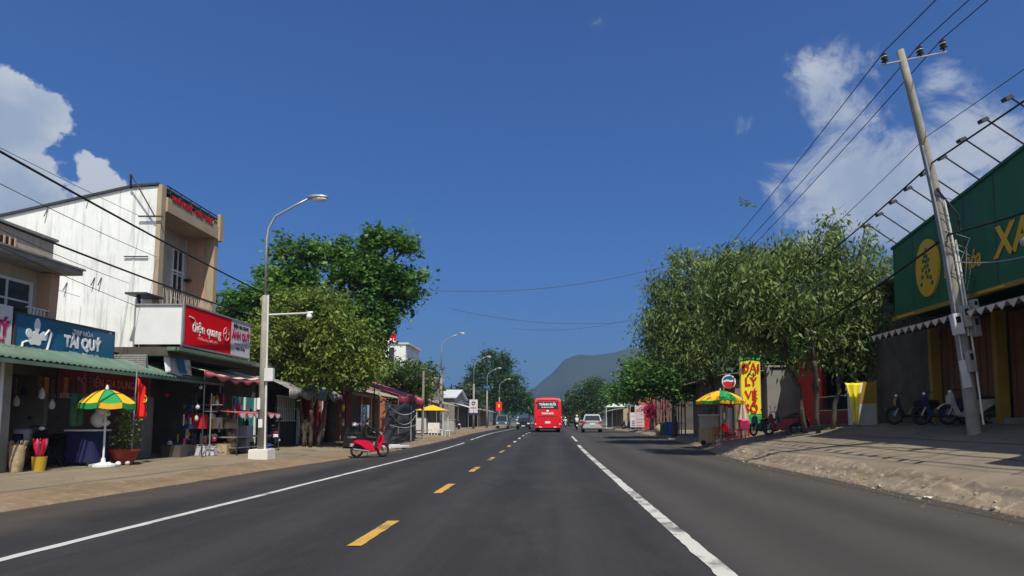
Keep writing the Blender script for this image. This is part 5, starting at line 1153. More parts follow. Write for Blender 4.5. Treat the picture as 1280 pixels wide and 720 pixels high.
for (x, z0_, z1_, m_) in ((-.20,1.55,7.0,'galv'),(.06,2.3,5.6,'whitemetal'),(.14,.2,4.6,'whitemetal')):
    MB().tube([(bend(z)+x*.85+.02,-.15,z) for z in lin(z0_,z1_,6)], .022, 6).build('conduit', M[m_], up)
for (x, z, w, h, m_) in ((-.22,2.35,.22,.50,'foam'),(.0,2.5,.18,.50,'greybox'),(.20,2.25,.16,.48,'galv'),(-.03,1.45,.14,.50,'galv'),(.24,2.8,.14,.32,'greybox')):
    x += bend(z)
    mbx = MB().box(x-w/2,x+w/2,-.34,-.18,z,z+h).build('meter_box', M[m_], up, bevel=.012)
    MB().box(x-w/4,x+w/4,-.348,-.335,z+h*.55,z+h*.85).build('dial', M['glass'], mbx)
MB().box(-.16,.04,-.185,-.172,1.1,1.75).build('notice', M['foam'], up)
rw = random.Random(9)
for i in range(8):
    a = rw.uniform(0,2*PI); zz = rw.uniform(3.6,6.4)
    MB().tube([(bend(zz)+.12*math.cos(a), -.12, zz), (bend(zz)+.25+rw.uniform(0,.2), -.28, zz-.3), (bend(zz)+.14, -.2, zz-rw.uniform(.7,1.2))], .008, 4).build('loose_wire', M['cable' if i % 3 else 'galv'], up)
MB().tube([(.16,-.1,5.9),(.55,-.1,5.2),(.6,0,4.9)], .03,5).build('service_bracket', M['darkmetal'], up)

# ---- dark house behind the trees, gate, slabs
dh = thing('shop_house', 'dark recessed house with brick red wall and iron gate behind the nearer drooping tree', 'building', (13, 27, 1.0))
MB().box(12.2, 20, 23.0, 23.2, .2, 5.0).box(12.2, 20, 31.2, 31.4, .2, 4.6).box(15.5, 15.7, 23.2, 31.2, .2, 4.6).build('wall', M['darkwall'], dh, world=True)
MB().box(11.9, 20, 22.95, 31.5, 4.6, 4.75).build('roof', M['tin'], dh, world=True)
MB().box(12.1, 12.3, 28.4, 31.2, .3, 4.6).build('red_wall', M['redpaint'], dh, world=True)
MB().box(12.1, 12.3, 23.2, 24.2, .3, 4.6).build('pier', M['greywall'], dh, world=True)
MB().box(15.3,15.5,24.6,26.6,.8,3.2).build('door', M['glass'], dh, world=True)
gt = thing('iron_gate', 'low iron gate with red lower panel between brick and white piers', 'gate', (11.4, 25, 1.05))
MB().box(11.4,11.44,24.4,27.2,1.08,1.72).build('red_panel', M['maroon'], gt, world=True)
for yy in lin(24.4,27.2,18): MB().tube([(11.42,yy,1.1),(11.42,yy,2.35)], .014, 4).build('bar', M['darkmetal'], gt, world=True)
for zz in (1.74, 2.3): MB().box(11.40,11.44,24.38,27.22,zz,zz+.035).build('rail', M['galv'], gt, world=True)
gp = thing('gate_pier', 'white gate pier with dark inset panel beside the iron gate', 'pier', (11.3, 23.6, 1.0))
MB().box(-.22,.22,-.22,.22,0,1.45).build('shaft', M['whitebox'], gp); MB().box(-.27,.27,-.27,.27,1.45,1.58).build('cap', M['whitebox'], gp); MB().box(-.14,.14,-.235,-.22,.55,1.32).build('inset', M['darkwall'], gp)
cb = thing('cloth_banner', 'yellow and white cloth banner pinched on a stick at the edge of the forecourt', 'banner', (10.35, 21.8, H(10.35,21.8)))
MB().tube([(-.02,0,0),(-.02,0,1.55)], .022, 6).build('stick', M['timber'], cb)
MB().grid(lambda a, c: ((a-.5)*.62*(1-.86*c**.8)+.02*math.sin(a*18+c*5), -.03-.05*math.cos(a*14)*(1-c*.5), 1.52-1.35*c), 20, 16).build('cloth', M['bannery'], cb, smooth=True, fix=False, solid=.008)
MB().grid(lambda a, c: ((-.31+.06*a)*(1-.86*c**.8), -.06, 1.53-1.3*c), 3, 14).build('left_hem', M['plasticwhite'], cb, fix=False, solid=.01); MB().grid(lambda a, c: ((.31-.06*a)*(1-.86*c**.8)+.03*c, -.07, 1.53-1.42*c), 3, 14).build('right_hem', M['plasticwhite'], cb, fix=False, solid=.01)
bd = thing('standing_board', 'weathered olive and grey standing board beside the yellow cloth banner', 'board', (10.85, 21.9, H(10.85,21.9)))
MB().box(-.27,.33,.05,.10,.0,.75).build('lower_panel', M['greybox'], bd); MB().box(-.27,.33,.045,.105,.75,1.5).build('upper_panel', M['shopyellow'], bd)
for sx in (-.3,.33): MB().box(sx,sx+.04,.03,.12,0,1.56).build('upright', M['shopyellow'], bd)
# grey slab wall and the yellow lottery banner
gw = thing('boundary_wall', 'tall smooth grey rendered wall behind the yellow lottery banner', 'wall', (11.2, 31.8, .8))
MB().box(10.9, 13.2, 31.7, 31.95, .3, 3.9).box(10.75,10.9,31.6,32.05,.3,4.0).build('slab', M['greywall'], gw, world=True)
MB().box(10.7,13.25,31.6,32.05,4.0,4.08).build('coping', M['concrete'], gw, world=True)
lb = thing('banner', 'tall yellow lottery banner reading ĐẠI LÝ VÉ SỐ down its length', 'banner', (9.5, 30.2, H(9.9,30.2)-.05))
lb.scale = (1,1,1.06)
zb0 = H(9.9,30.2)
def bnf(a, c): return ((a-.5)*.92+.0*c, .018*math.sin(a*7+c*4), 3.35-3.0*c+.05*math.sin(a*3))
bp = MB().grid(bnf, 16, 24).build('cloth', M['bannery'], lb, smooth=True, fix=False, solid=.01)
MB().grid(lambda a, c: ((a-.5)*.92, .018*math.sin(a*7+4*(.82+.18*c))-.012, .89-.54*c), 16, 4).build('green_foot', M['green'], bp, smooth=True, fix=False, solid=.012)
MB().grid(lambda a, c: ((a-.5)*.92, .018*math.sin(a*7)-.012, 3.36-.12*c+.05*math.sin(a*3)), 16, 2).build('green_head', M['green'], bp, smooth=True, fix=False, solid=.012)
for j, wd in enumerate(('ĐẠI','LÝ','VÉ','SỐ')): text(wd, .52, (0, -.045, 2.92-j*.60), '-y', M['ltred'], bp, bold=.012, world=False, ext=.01)
for sx in (-.48,.48): MB().tube([(sx,.05,-.1),(sx,.05,3.45)], .02, 6).build('pole', M['galv'], lb)
# round soft-drink sign
rsn = thing('round_sign', 'round drink sign, white over blue and red halves, above the yellow and green parasol', 'sign', (8.75, 31.2, 3.25))
b = MB(); b.tube([(0,-.02,0),(0,.06,0)], .34, 26).build('disc', M['plasticwhite'], rsn)
b = MB(); n = 14; b.prism([(.29*math.cos(PI+PI*i/n), .29*math.sin(PI+PI*i/n)*.98-.03) for i in range(n+1)], 'y', -.035, -.021); b.build('red_half', M['ltred'], rsn)
b = MB(); b.prism([(.29*math.cos(PI*i/n), .05+.22*math.sin(PI*i/n)) for i in range(n+1)], 'y', -.033, -.021); b.build('blue_half', M['signblue'], rsn)
MB().prism([(-.28,-.05),(-.1,.02),(.12,-.03),(.28,.06),(.28,.12),(.1,.05),(-.1,.1),(-.28,.03)], 'y', -.045, -.034).build('wave', M['plasticwhite'], rsn)
MB().tube([(0,.04,0),(.0,.9,.15)], .02, 6).build('bracket', M['darkmetal'], rsn)
# wooden shed
shd = thing('wooden_shed', 'low weathered timber shed with a tin lean-to roof behind the parasol', 'shed', (10.5, 36, .7))
b = MB()
for yy in lin(32.3, 41.3, 46)[:-1]: b.box(9.25+.015*math.sin(yy*9), 9.31, yy, yy+.185, .3, 3.55)
b.build('front_boards', M['timber'], shd, world=True)
b = MB()
for xx in lin(9.32, 13.4, 21)[:-1]: b.box(xx, xx+.19, 32.15+.012*math.sin(xx*11), 32.2, .3, 3.45)
b.build('side_boards', M['timber'], shd, world=True)
b = MB(); b.grid(lambda a, c: (8.55+5.2*c, 31.7+10.4*a, 3.62+.5*c+.025*math.sin(a*10.4/.25*6.28)), 250, 4); b.build('roof', M['tin'], shd, world=True, fix=False, solid=.01)
for yy in (32.0, 36.5, 41.2): MB().tube([(8.7,yy,.3),(8.7,yy,3.6)], .05, 6).build('post', M['timber'], shd, world=True)
MB().box(9.22,9.25,33.6,34.7,.6,2.7).build('door', M['cream'], shd, world=True); MB().box(9.22,9.25,35.4,37.2,1.5,2.6).build('window', M['glass'], shd, world=True)
MB().box(9.21,9.25,32.5,33.3,.7,2.0).build('pale_panel', M['whitebox'], shd, world=True)
mp_ = MB().tube([(8.9,37.0,3.5),(8.7,36.8,5.4)], .035, 6).build('aerial_pole', M['whitemetal']); tag(mp_, 'thin white pole rising above the shed roof', 'pole')
# parasol and stall on the right
def H_(x,y): return H(x,y)
parasol(7.9, 29.6, 2.35, 1.12, 'yellow and green parasol on the right-hand pavement under the drooping trees', ['yellow','green','yellow','yellow'], PI/8+.1, .14, dome=.42)
vc = thing('vending_cart', 'small glass-sided timber vending cart beneath the yellow and green parasol', 'cart', (7.55, 30.3, H(7.55,30.3)))
MB().box(-.45,.35,-.35,.35,.1,.85).build('body', M['wicker'], vc, bevel=.02); MB().box(-.42,.32,-.32,.32,.85,1.38).build('glass_case', M['greybox'], vc); MB().box(-.48,.38,-.38,.38,1.38,1.43).build('top', M['whitebox'], vc)
for sx in (-.4,.3): MB().tube([(sx,-.36,.12),(sx,-.42,.12)], .12, 12).build('wheel', M['rubber'], vc)
def chair(x, y, rz, m_, lab, grp=None):
    t = thing('plastic_chair', lab, 'chair', (x, y, H(x,y)), rz, grp)
    MB().box(-.2,.2,-.2,.2,.40,.43).build('seat', M[m_], t, bevel=.008); MB().box(-.2,.2,.17,.2,.43,.80).build('backrest', M[m_], t, bevel=.008)
    for sx in (-.17,.17):
        for sy in (-.17,.17): MB().tube([(sx*1.15,sy*1.15,0),(sx,sy,.40)], .02, 6).build('leg', M[m_], t)
chair(8.0, 28.9, .4, 'plasticred', 'red plastic chair nearest the parasol pole on the right pavement'); chair(8.6, 28.6, -.7, 'plasticpink', 'pink plastic chair beside the hanging pennant')
chair(8.9, 29.4, 1.6, 'plasticred', 'red plastic chair farthest back, by the lottery banner'); chair(7.55, 28.9, 2.6, 'shopbrown', 'brown plastic chair in front of the vending cart')
tb_ = thing('low_table', 'low red plastic table among the chairs on the right pavement', 'table', (8.35, 29.0, H(8.35,29)))
MB().box(-.3,.3,-.25,.25,.42,.46).build('table_top', M['plasticred'], tb_, bevel=.01)
for sx in (-.25,.25):
    for sy in (-.2,.2): MB().tube([(sx,sy,0),(sx,sy,.42)], .02, 6).build('leg', M['plasticred'], tb_)
pn = thing('pennant', 'orange and white folded cloth pennant hanging on a stick behind the low table', 'pennant', (9.0, 29.9, H(9,29.9)))
MB().tube([(0,0,0),(0,0,2.0)], .018, 6).build('stick', M['galv'], pn)
MB().grid(lambda a, c: ((a-.5)*.62*c**.9, .05*math.sin(a*16)*c, 1.85-1.15*c), 16, 12).build('cloth', M['awncream'], pn, smooth=True, fix=False, solid=.008)
MB().ell((.05,-.06,.62),(.3,.12,.22)).build('red_bundle', M['plasticpink'], pn, smooth=True)
hl = tag(MB().ell((0,0,0),(.24,.10,.09)).build('lantern', M['plasticred'], smooth=True), 'red cloth bundle hanging under the edge of the right-hand parasol', 'bundle'); hl.location = (8.4, 30.0, H(8.4,30)+1.62)
# posts of the open fence + barrels
of = thing('pole_fence', 'fence of tall bare wooden poles under the round dark tree', 'fence', (9, 48, .6))
for i, yy in enumerate(lin(43.2, 54.5, 15)):
    MB().tube([(8.85+.06*math.sin(i*3), yy, .3), (8.85+.08*math.cos(i*2), yy+.05*math.sin(i), 3.5+.15*math.sin(i*5))], .045, 6).build('post', M['timber'], of, world=True)
for zz in (1.2, 2.6): MB().tube([(8.92, 43, zz), (8.92, 54.6, zz)], .03, 5).build('rail', M['timber'], of, world=True)
def barrel(x, y, m_, lab):
    o = MB().lathe([(0,0),(.27,0),(.29,.04),(.29,.28),(.305,.30),(.29,.32),(.29,.58),(.305,.6),(.29,.62),(.28,.88),(.25,.9),(0,.88)], 18).build('barrel', M[m_], smooth=False); o.location = (x, y, H(x,y)); tag(o, lab, 'barrel')
barrel(8.35, 43.2, 'plasticblue', 'blue plastic barrel nearer the shed, under the round dark tree'); barrel(8.30, 44.6, 'signblue', 'dull blue barrel between the bright one and the green-lidded bin'); barrel(8.2, 46.0, 'cyclegreen', 'dark green barrel, last of the barrels under the dark tree')
ht = thing('tarpaulin_heap', 'heap under a golden brown cover next to the barrels', 'heap', (8.2, 47.2, H(8.2,47.2))); MB().ell((0,0,.3),(.5,.6,.45)).build('cover', M['dry'] if 'dry' in M else M['wicker'], ht, smooth=True)
# white notice boards, red roofed gate
for i, (x, y, w, h, rz, lab) in enumerate(((8.75,66,.95,1.5,.1,'white notice board standing low at the corner, the smaller one'), (9.0,64.2,.95,2.2,-.35,'tall white and pink poster board leaning beside the smaller board'))):
    t = thing('notice_board', lab, 'board', (x, y, H(x,y)), rz)
    p = MB().box(-w/2,w/2,-.03,.03,.25,.25+h).build('panel', M['signwhite'], t)
    b = MB(); b.box(-w*.35,w*.35,-.045,-.031,.25+h*.7,.25+h*.82); b.build('heading', M['ltpink' if i else 'ltgrey'], p)
    for q in range(3): MB().box(-w*.33,w*.33,-.042,-.031,.4+h*.14*q,.4+h*.14*q+.09).build('text_line', M['ltpink' if i else 'ltblack'], p)
    for sx in (-w/2+.06, w/2-.06): MB().tube([(sx,.04,0),(sx,.04,.3+h)], .03, 6).build('leg', M['galv'], t)
rg_ = simple_house('kiosk', 'small kiosk with a red tiled roof behind the white notice boards', 9.6, 12.6, 67, 71, .45, 2.4, 'redpaint', 'roofred', side=1, roofkind='gable')
simple_house('town_house', 'low grey house under the dark trees beyond the pole fence', 10.6, 18, 56, 64, .45, 3.0, 'darkwall', 'tin', side=1)
simple_house('town_house', 'low roadside shop house with a tin awning beyond the red roofed kiosk', 10.8, 18, 74, 88, .45, 3.2, 'greywall', 'roofwhite', side=1, awn='awngrey')
simple_house('town_house', 'farthest right-hand shop house, long and low under the bright tree', 10.8, 18, 94, 120, .45, 3.2, 'tan', 'tin', side=1, awn='tin')
tp = thing('canopy_tent', 'pale green canopy tent with a humped roof beyond the silver car', 'tent', (8.6, 78, H(8.6,78)))
b = MB(); b.grid(lambda a, c: (-1.9+3.8*a, -1.6+3.2*c, 2.55+.55*math.sin(PI*a)**.7*math.sin(PI*c)**.5), 14, 8); b.build('roof', M['tentpale'], tp, smooth=True, fix=False, solid=.03)
for sx in (-1.85,1.85):
    for sy in (-1.55,1.55): MB().tube([(sx,sy,0),(sx,sy,2.58)], .04, 6).build('pole', M['whitemetal'], tp)
MB().box(1.0,2.2,-1.2,1.2,0,1.9).build('blue_side_cloth', M['tarpblue'], tp)
so_ = thing('signpost', 'slanting pale post with a short arm beside the pale green tent', 'post', (8.9, 72, H(8.9,72))); MB().tube([(0,0,0),(.25,0,3.6)], .05, 6).build('post', M['plasticyellow'], so_); MB().box(.2,.8,-.03,.03,3.4,3.5).build('arm', M['whitemetal'], so_)
# fallen leaves, chips and dust specks along both kerbs: nobody could count them
rsl = np.random.RandomState(77); q_ = []
for i in range(2600):
    y = 4+30*rsl.rand()**1.2; right = rsl.rand() < .65
    x = (KR(y)+rsl.normal()*.35-.15) if right else (KL(y)-rsl.rand()*2.6+.25)
    z = max(g(y), (zr if right else zl)(x, y))+.012; s = .008+.022*rsl.rand()**2; a = rsl.rand()*6.28; c_, s_ = math.cos(a)*s, math.sin(a)*s
    q_ += [(x-c_, y-s_, z), (x+s_*.6, y-c_*.6, z+.006*rsl.rand()), (x+c_, y+s_, z+.01*rsl.rand()), (x-s_*.6, y+c_*.6, z)]
me = bpy.data.meshes.new('fallen_leaves'); me.from_pydata(q_, [], [(4*i, 4*i+1, 4*i+2, 4*i+3) for i in range(len(q_)//4)]); me.materials.append(leafmat('dry litter', (.10,.07,.035), (.28,.21,.12), (.5,.44,.34), .05))
o = bpy.data.objects.new('fallen_leaves', me); COL.objects.link(o); tag(o, kind='stuff')
b = MB()
for i in range(420):
    k_ = rsl.randint(0, 24); y = 7+k_*.83+rsl.normal()*.12; x = KR(y)+.02+.25*math.sin(k_*5)+rsl.normal()*.07; z = zr(x, y)
    h_ = .05+.12*rsl.rand(); dx, dy = rsl.normal()*.05, rsl.normal()*.05
    b.add([(x-.004,y,z-.01),(x+.004,y,z-.01),(x+dx,y+dy,z+h_)], [(0,1,2)])
tag(b.build('dry_grass', leafmat('dry grass', (.14,.13,.05), (.26,.23,.10), (.38,.34,.18), .2), fix=False), kind='stuff')
# rubble and litter along the right bank, one thing each
rk = random.Random(21)
for i in range(120):
    y = 6.5+20*rk.random()**1.3; x = KR(y)+rk.gauss(.05,.25); s = .015+.06*rk.random()**3
    bm = bmesh.new(); bmesh.ops.create_icosphere(bm, subdivisions=1, radius=s)
    for v in bm.verts: v.co *= rk.uniform(.65,1.3); v.co.z *= .6
    me = bpy.data.meshes.new('stone'); bm.to_mesh(me); bm.free(); me.materials.append(M['stone']); o = bpy.data.objects.new('stone', me); COL.objects.link(o)
    o.location = (x, y, zr(x, y)+s*.3); tag(o, 'small rough stone lying on the crumbling right-hand bank', 'stone', 'small stones along the right-hand bank')
for (x, y, lab) in ((6.35,10.9,'scrap of white paper at the foot of the right-hand bank'),(6.9,23,'scrap of pale plastic near the far end of the bank')):
    o = MB().grid(lambda a, c: (-.07+.14*a, -.05+.1*c, .02+.015*math.sin(a*7+c*5)), 4, 4).build('litter', M['litter'], fix=False, solid=.003); o.location = (x, y, max(g(y), zr(x,y))+.015); tag(o, lab, 'litter')
o = MB().box(-.35,.35,-.25,.25,0,.012).build('manhole_cover', M['darkmetal'], bevel=.003); o.location = (9.0, 11.6, zr(9.0,11.6)+.005); tag(o, 'dark rectangular cover set in the right-hand forecourt', 'manhole cover'); o.rotation_euler = (0,-.12,.2)
# ------------------------------------------------------------------ vehicles
def wheel(par, x, y, r, w, rim='galv', name='wheel'):
    t = MB().tube([(x-w/2,y,r),(x-w/2*.96,y,r),(x+w/2*.96,y,r),(x+w/2,y,r)], [r*.86,r,r,r*.86], 22).build(name, M['rubber'], par)
    MB().tube([(x-w/2-.006,y,r),(x+w/2+.006,y,r)], [r*.62,r*.62], 16).build('rim', M[rim], t); return t
# coach seen from behind
bus = thing('coach', 'bright red long-distance coach driving away in the middle of the road, seen from behind', 'coach', (-.17, 59.4, g(59)))
hw = 1.25
def bw(y, z): return hw-.10*max(0, (z-2.2)/.95)**2-.05*max(0,(.55-z)/.3)
b = MB(); pr = [(-.0,.42),(-.03,.9),(.0,1.55),(.05,2.2),(.16,2.85),(.34,3.12),(1.2,3.20),(9.6,3.20),(10.6,3.05),(11.4,1.4),(11.45,.45)]
b = MB(); n_ = len(pr)
secs = []
for (t_, ins) in ((-1,.0),):
    pass
b.loft(pr, bw); body = b.build('body', M['busred'], bus, bevel=.07)
MB().box(-hw+.06,hw-.06,.25,11.2,.28,.46).build('underside', M['black'], bus)
MB().prism([(-.98,2.17),(.98,2.17),(.90,2.78),(-.90,2.78)], 'y', -.02, .12).build('rear_window', M['glass'], bus).location = (0,.03,0)
MB().box(-1.02,1.02,-.06,.05,2.88,3.02).build('roof_spoiler', M['maroon'], bus, bevel=.02)
rw1 = MB().box(-.02,.02,-.01,.0,0,.01)
text('THÀNH BƯỞI', .30, (-.02, -.05, 2.56), '-y', M['ltwhite'], bus, bold=.014, world=False, sx=.85); text('XE GIƯỜNG NẰM', .14, (-.02, -.02, 2.30), '-y', M['ltwhite'], bus, bold=.006, world=False)
text('THÀNH BƯỞI', .22, (-.02, -.05, 1.72), '-y', M['ltwhite'], bus, bold=.012, world=False, sx=.8)
MB().tube([(-.02,-.06,1.96),(-.02,-.0,1.96)], .10, 14).build('emblem', M['ltwhite'], bus)
MB().box(-.95,.95,-.045,-.01,1.46,1.49).build('crease', M['maroon'], bus); MB().box(-.98,.98,-.04,.0,.62,1.36).build('engine_cover', M['busred'], bus, bevel=.015)
MB().box(-.24,.24,-.055,-.04,.82,1.0).build('number_plate', M['plasticwhite'], bus)
MB().box(-1.20,1.20,-.10,.05,.38,.58).build('rear_bumper', M['busred'], bus, bevel=.03)
for s in (-1, 1):
    l = MB().box(min(s*1.04,s*1.2),max(s*1.04,s*1.2),-.055,.05,.66,1.3).build('tail_light', M['redlens'], bus, bevel=.02); MB().box(min(s*1.07,s*1.17),max(s*1.07,s*1.17),-.065,-.05,.7,.82).build('reflector', M['clearlens'], l)
    MB().box(min(s*.55,s*.8),max(s*.55,s*.8),-.115,-.10,.44,.51).build('fog_lamp', M['clearlens'], bus)
    MB().box(min(s*1.2,s*1.262),max(s*1.2,s*1.262),.8,10.6,1.75,2.62).build('side_window', M['glass'], bus)
    for yy in (2.6, 9.2): wheel(bus, s*1.02, yy, .48, .34)
    wheel(bus, s*1.05, 1.4 if False else 3.7, .48, .3) if False else None
    MB().tube([(s*1.1,11.3,2.9),(s*1.5,11.5,2.6)], .03, 5).box(min(s*1.4,s*1.56),max(s*1.4,s*1.56),11.42,11.5,2.2,2.62).build('mirror', M['black'], bus)
MB().box(-.7,.7,3.0,5.0,3.19,3.34).build('roof_unit', M['busred'], bus, bevel=.05)

def car(name, label, cat, x, y, rz, paint, Lc=4.5, Wc=1.82, Hc=1.68, suv=True, rear=True, group=None):
    t = thing(name, label, cat, (x, y, g(y)), rz, group)   # rear faces -y locally
    h = Wc/2
    lo = [(.05,.38),(.0,.55),(.02,.95),(.12,1.02*Hc/1.68),(1.0,1.06*Hc/1.68),(3.2,1.04*Hc/1.68),(4.25,.88*Hc/1.68),(Lc-.02,.68),(Lc,.42),(Lc-.15,.26),(.2,.26)]
    MB().loft(lo, lambda yy, z: h-.05*abs(z-.65)/.4-(.12 if yy > Lc-.2 or yy < .06 else 0)).build('body', M[paint], t, bevel=.05)
    if suv: up_ = [(.10,1.0),(.30,Hc-.10),(.55,Hc-.02),(1.6,Hc),(2.5,Hc-.06),(3.35,1.0)]
    else: up_ = [(.75,.98),(1.35,Hc-.06),(1.7,Hc),(2.4,Hc),(2.7,Hc-.05),(3.5,.95)]
    gw_ = lambda yy, z: h-.07-.20*max(0,(z-.98)/(Hc-.98))
    MB().loft(up_, gw_).build('cabin', M[paint], t, bevel=.04)
    # rear/front glass
    def gl(nm, y0_, z0_, y1_, z1_, w0, w1, off):
        nrm = Vector((0, (z1_-z0_), -(y1_-y0_))).normalized()*off
        vs = [(-w0,y0_,z0_),(w0,y0_,z0_),(w1,y1_,z1_),(-w1,y1_,z1_)]; v2 = [tuple(Vector(v)+nrm) for v in vs]
        return MB().add(vs+v2, [(0,1,2,3),(7,6,5,4),(0,4,5,1),(1,5,6,2),(2,6,7,3),(3,7,4,0)]).build(nm, M['glass'], t)
    if suv: gl('rear_window', .125, 1.08, .285, Hc-.16, h-.18, h-.30, -.02)
    else: gl('rear_window', .85, 1.06, 1.28, Hc-.12, h-.2, h-.30, -.02)
    ys_, zs_, ye_, ze_ = (3.28,1.06,2.55,Hc-.12) if suv else (3.40,1.02,2.78,Hc-.12)
    gl('windscreen', ys_, zs_, ye_, ze_, h-.16, h-.30, .02)
    for s in (-1, 1):
        b = MB(); q = [(.5,1.08),(.62,Hc-.14),(2.35,Hc-.16),(3.0,1.08)] if suv else [(1.15,1.04),(1.5,Hc-.14),(2.45,Hc-.14),(3.1,1.04)]
        vs = [(s*(gw_(yy, z)+.004), yy, z) for yy, z in q]; v2 = [(s*(gw_(yy, z)+.014), yy, z) for yy, z in q]
        b.add(vs+v2, [(0,1,2,3),(4,5,6,7),(0,1,5,4),(1,2,6,5),(2,3,7,6),(3,0,4,7)]).build('side_window', M['glass'], t)
        for yy in (.85, Lc-.9): wheel(t, s*(h-.12), yy, .34, .24)
        a_, c_ = sorted((s*(h-.36), s*(h-.06))); MB().box(a_, c_, -.02, .12, .80, 1.0).build('tail_light', M['redlens'], t, bevel=.02)
        a_, c_ = sorted((s*(h-.42), s*(h-.08))); MB().box(a_, c_, Lc-.2, Lc-.01, .66, .82).build('headlight', M['clearlens'], t, bevel=.02)
        a_, c_ = sorted((s*(h-.03), s*(h+.16))); MB().box(a_, c_, 2.85, 2.97, 1.0, 1.14).build('mirror', M[paint], t, bevel=.02)
        if suv: MB().tube([(s*(h-.30), .6, Hc+.03), (s*(h-.30), 2.4, Hc+.03)], .02, 5).build('roof_rail', M['galv'], t)
    MB().box(-h+.04, h-.04, -.06, .12, .36, .60).build('rear_bumper', M['greybox' if suv else paint], t, bevel=.03)
    MB().box(-h+.05, h-.05, Lc-.12, Lc+.05, .30, .56).build('front_bumper', M[paint], t, bevel=.03)
    MB().box(-.45, .45, Lc-.02, Lc+.03, .60, .74).build('grille', M['black'], t)
    MB().box(-.24, .24, -.035, -.01, .70, .84).build('number_plate', M['plasticwhite'], t)
    MB().box(-.22, .22, Lc+.05, Lc+.065, .38, .50).build('front_plate', M['plasticwhite'], t)
    MB().box(-.6, .6, -.03, .0, .87, .93).build('tailgate_trim', M['galv'], t)
    return t
car('parked_car', 'silver sport utility car seen from behind, right of the red coach', 'car', 3.85, 57.8, -.03, 'chrome', suv=True)
car('oncoming_car', 'black saloon car coming towards the viewer left of the red coach', 'car', -3.35, 86, PI, 'blackcar', Hc=1.45, suv=False)
vn = thing('oncoming_van', 'slate blue minivan stopped at the left kerb beyond the fifth lamp', 'van', (-6.7, 94, g(94)), PI)
MB().loft([(0,.35),(.02,1.7),(.15,1.92),(3.2,1.95),(3.6,1.8),(4.1,1.1),(4.3,.95),(4.35,.35)], lambda y, z: .84-.10*max(0,z-1.0)).build('body', M['bluevan'], vn, bevel=.06)
MB().add([(-.66,4.14,1.16),(.66,4.14,1.16),(.6,3.68,1.76),(-.6,3.68,1.76)]+[(-.66,4.10,1.10),(.66,4.10,1.10),(.6,3.5,1.7),(-.6,3.5,1.7)], [(0,1,2,3),(7,6,5,4),(0,4,5,1),(1,5,6,2),(2,6,7,3),(3,7,4,0)]).build('windscreen', M['glass'], vn)
for s in (-1,1):
    wheel(vn, s*.72, .8, .32, .2); wheel(vn, s*.72, 3.5, .32, .2); a_, c_ = sorted((s*.45, s*.74)); MB().box(a_,c_,4.28,4.4,.7,.88).build('headlight', M['clearlens'], vn, bevel=.02); MB().box(*sorted((s*.82,s*.98)),3.5,3.6,1.1,1.3).build('mirror', M['black'], vn)
MB().box(-.8,.8,4.3,4.42,.35,.55).build('bumper', M['galv'], vn, bevel=.03)

def motorbike(label, x, y, rz, paint, group=None, z=None, cat='motorbike', name='motorbike', lean=.0, sc=1.0):
    t = thing(name, label, cat, (x, y, H(x,y) if z is None else z), rz, group, (0, lean))
    if z is None and sc == 1: sc = .88   # front towards +y
    if sc != 1: t.scale = (sc,)*3
    for yy, nm in ((-.62,'wheel'),(.62,'wheel')):
        w = MB(); n = 18; w.tube([(0, yy+.255*math.cos(2*PI*i/n), .30+.255*math.sin(2*PI*i/n)) for i in range(n+1)], .05, 7, cap=False); wo_ = w.build(nm, M['rubber'], t, smooth=True)
        r = MB(); 
        for k in range(6): a = PI*k/3; r.tube([(0,yy,.30),(0,yy+.21*math.cos(a),.30+.21*math.sin(a))], .012, 4)
        r.tube([(0, yy+.21*math.cos(2*PI*i/n), .30+.21*math.sin(2*PI*i/n)) for i in range(n+1)], .014, 5, cap=False); r.build('rim', M['darkmetal'], wo_)
        MB().grid(lambda a, c, yy=yy: (-.07+.14*c, yy+.33*math.cos(.5+2.1*a), .30+.33*math.sin(.5+2.1*a)+.02*math.sin(PI*c)), 8, 4).build('mudguard', M[paint], t, smooth=True, fix=False, solid=.01)
    MB().loft([(-.78,.62),(-.82,.76),(-.6,.80),(-.1,.72),(.05,.60),(.1,.36),(.28,.34),(.40,.60),(.46,.96),(.54,.98),(.50,.55),(.40,.26),(.0,.24),(-.30,.34),(-.5,.5)], lambda yy, z: .13 if z > .5 else .16).build('body', M[paint], t, bevel=.03)
    MB().loft([(-.80,.79),(-.80,.84),(-.3,.86),(.02,.78),(.02,.73),(-.3,.77)], lambda yy, z: .13).build('seat', M['black'], t, bevel=.02)
    MB().box(-.1,.1,-.35,.05,.22,.40).build('engine', M['darkmetal'], t, bevel=.02)
    MB().tube([(.14,-.1,.26),(.15,-.85,.36)], [.035,.05], 8).build('exhaust', M['galv'], t)
    for s in (-1,1): MB().tube([(s*.07,.48,.62),(s*.075,.62,.30)], .025, 6).build('fork', M['galv'], t)
    MB().box(-.17,.17,.47,.58,.58,.92).build('front_shield', M[paint], t, bevel=.04)
    hb = MB().tube([(-.33,.36,1.02),(-.2,.42,1.06),(0,.46,1.04),(.2,.42,1.06),(.33,.36,1.02)], .018, 6).build('handlebar', M['black'], t)
    hl_ = MB().ell((0,.52,1.0),(.07,.05,.05)).build('headlight', M['clearlens'], t, smooth=True)
    for s in (-1,1): MB().tube([(s*.22,.42,1.06),(s*.30,.42,1.24)], .008, 4).ell((s*.32,.41,1.27),(.06,.012,.04)).build('mirror', M['black'], t)
    MB().box(-.07,.07,-.86,-.80,.66,.74).build('tail_light', M['redlens'], t, bevel=.01); MB().box(-.1,.1,-.90,-.88,.48,.62).build('number_plate', M['plasticwhite'], t)
    MB().tube([(-.12,-.05,.24),(-.28,-.0,.02)], .014, 5).build('kickstand', M['darkmetal'], t)
    return t
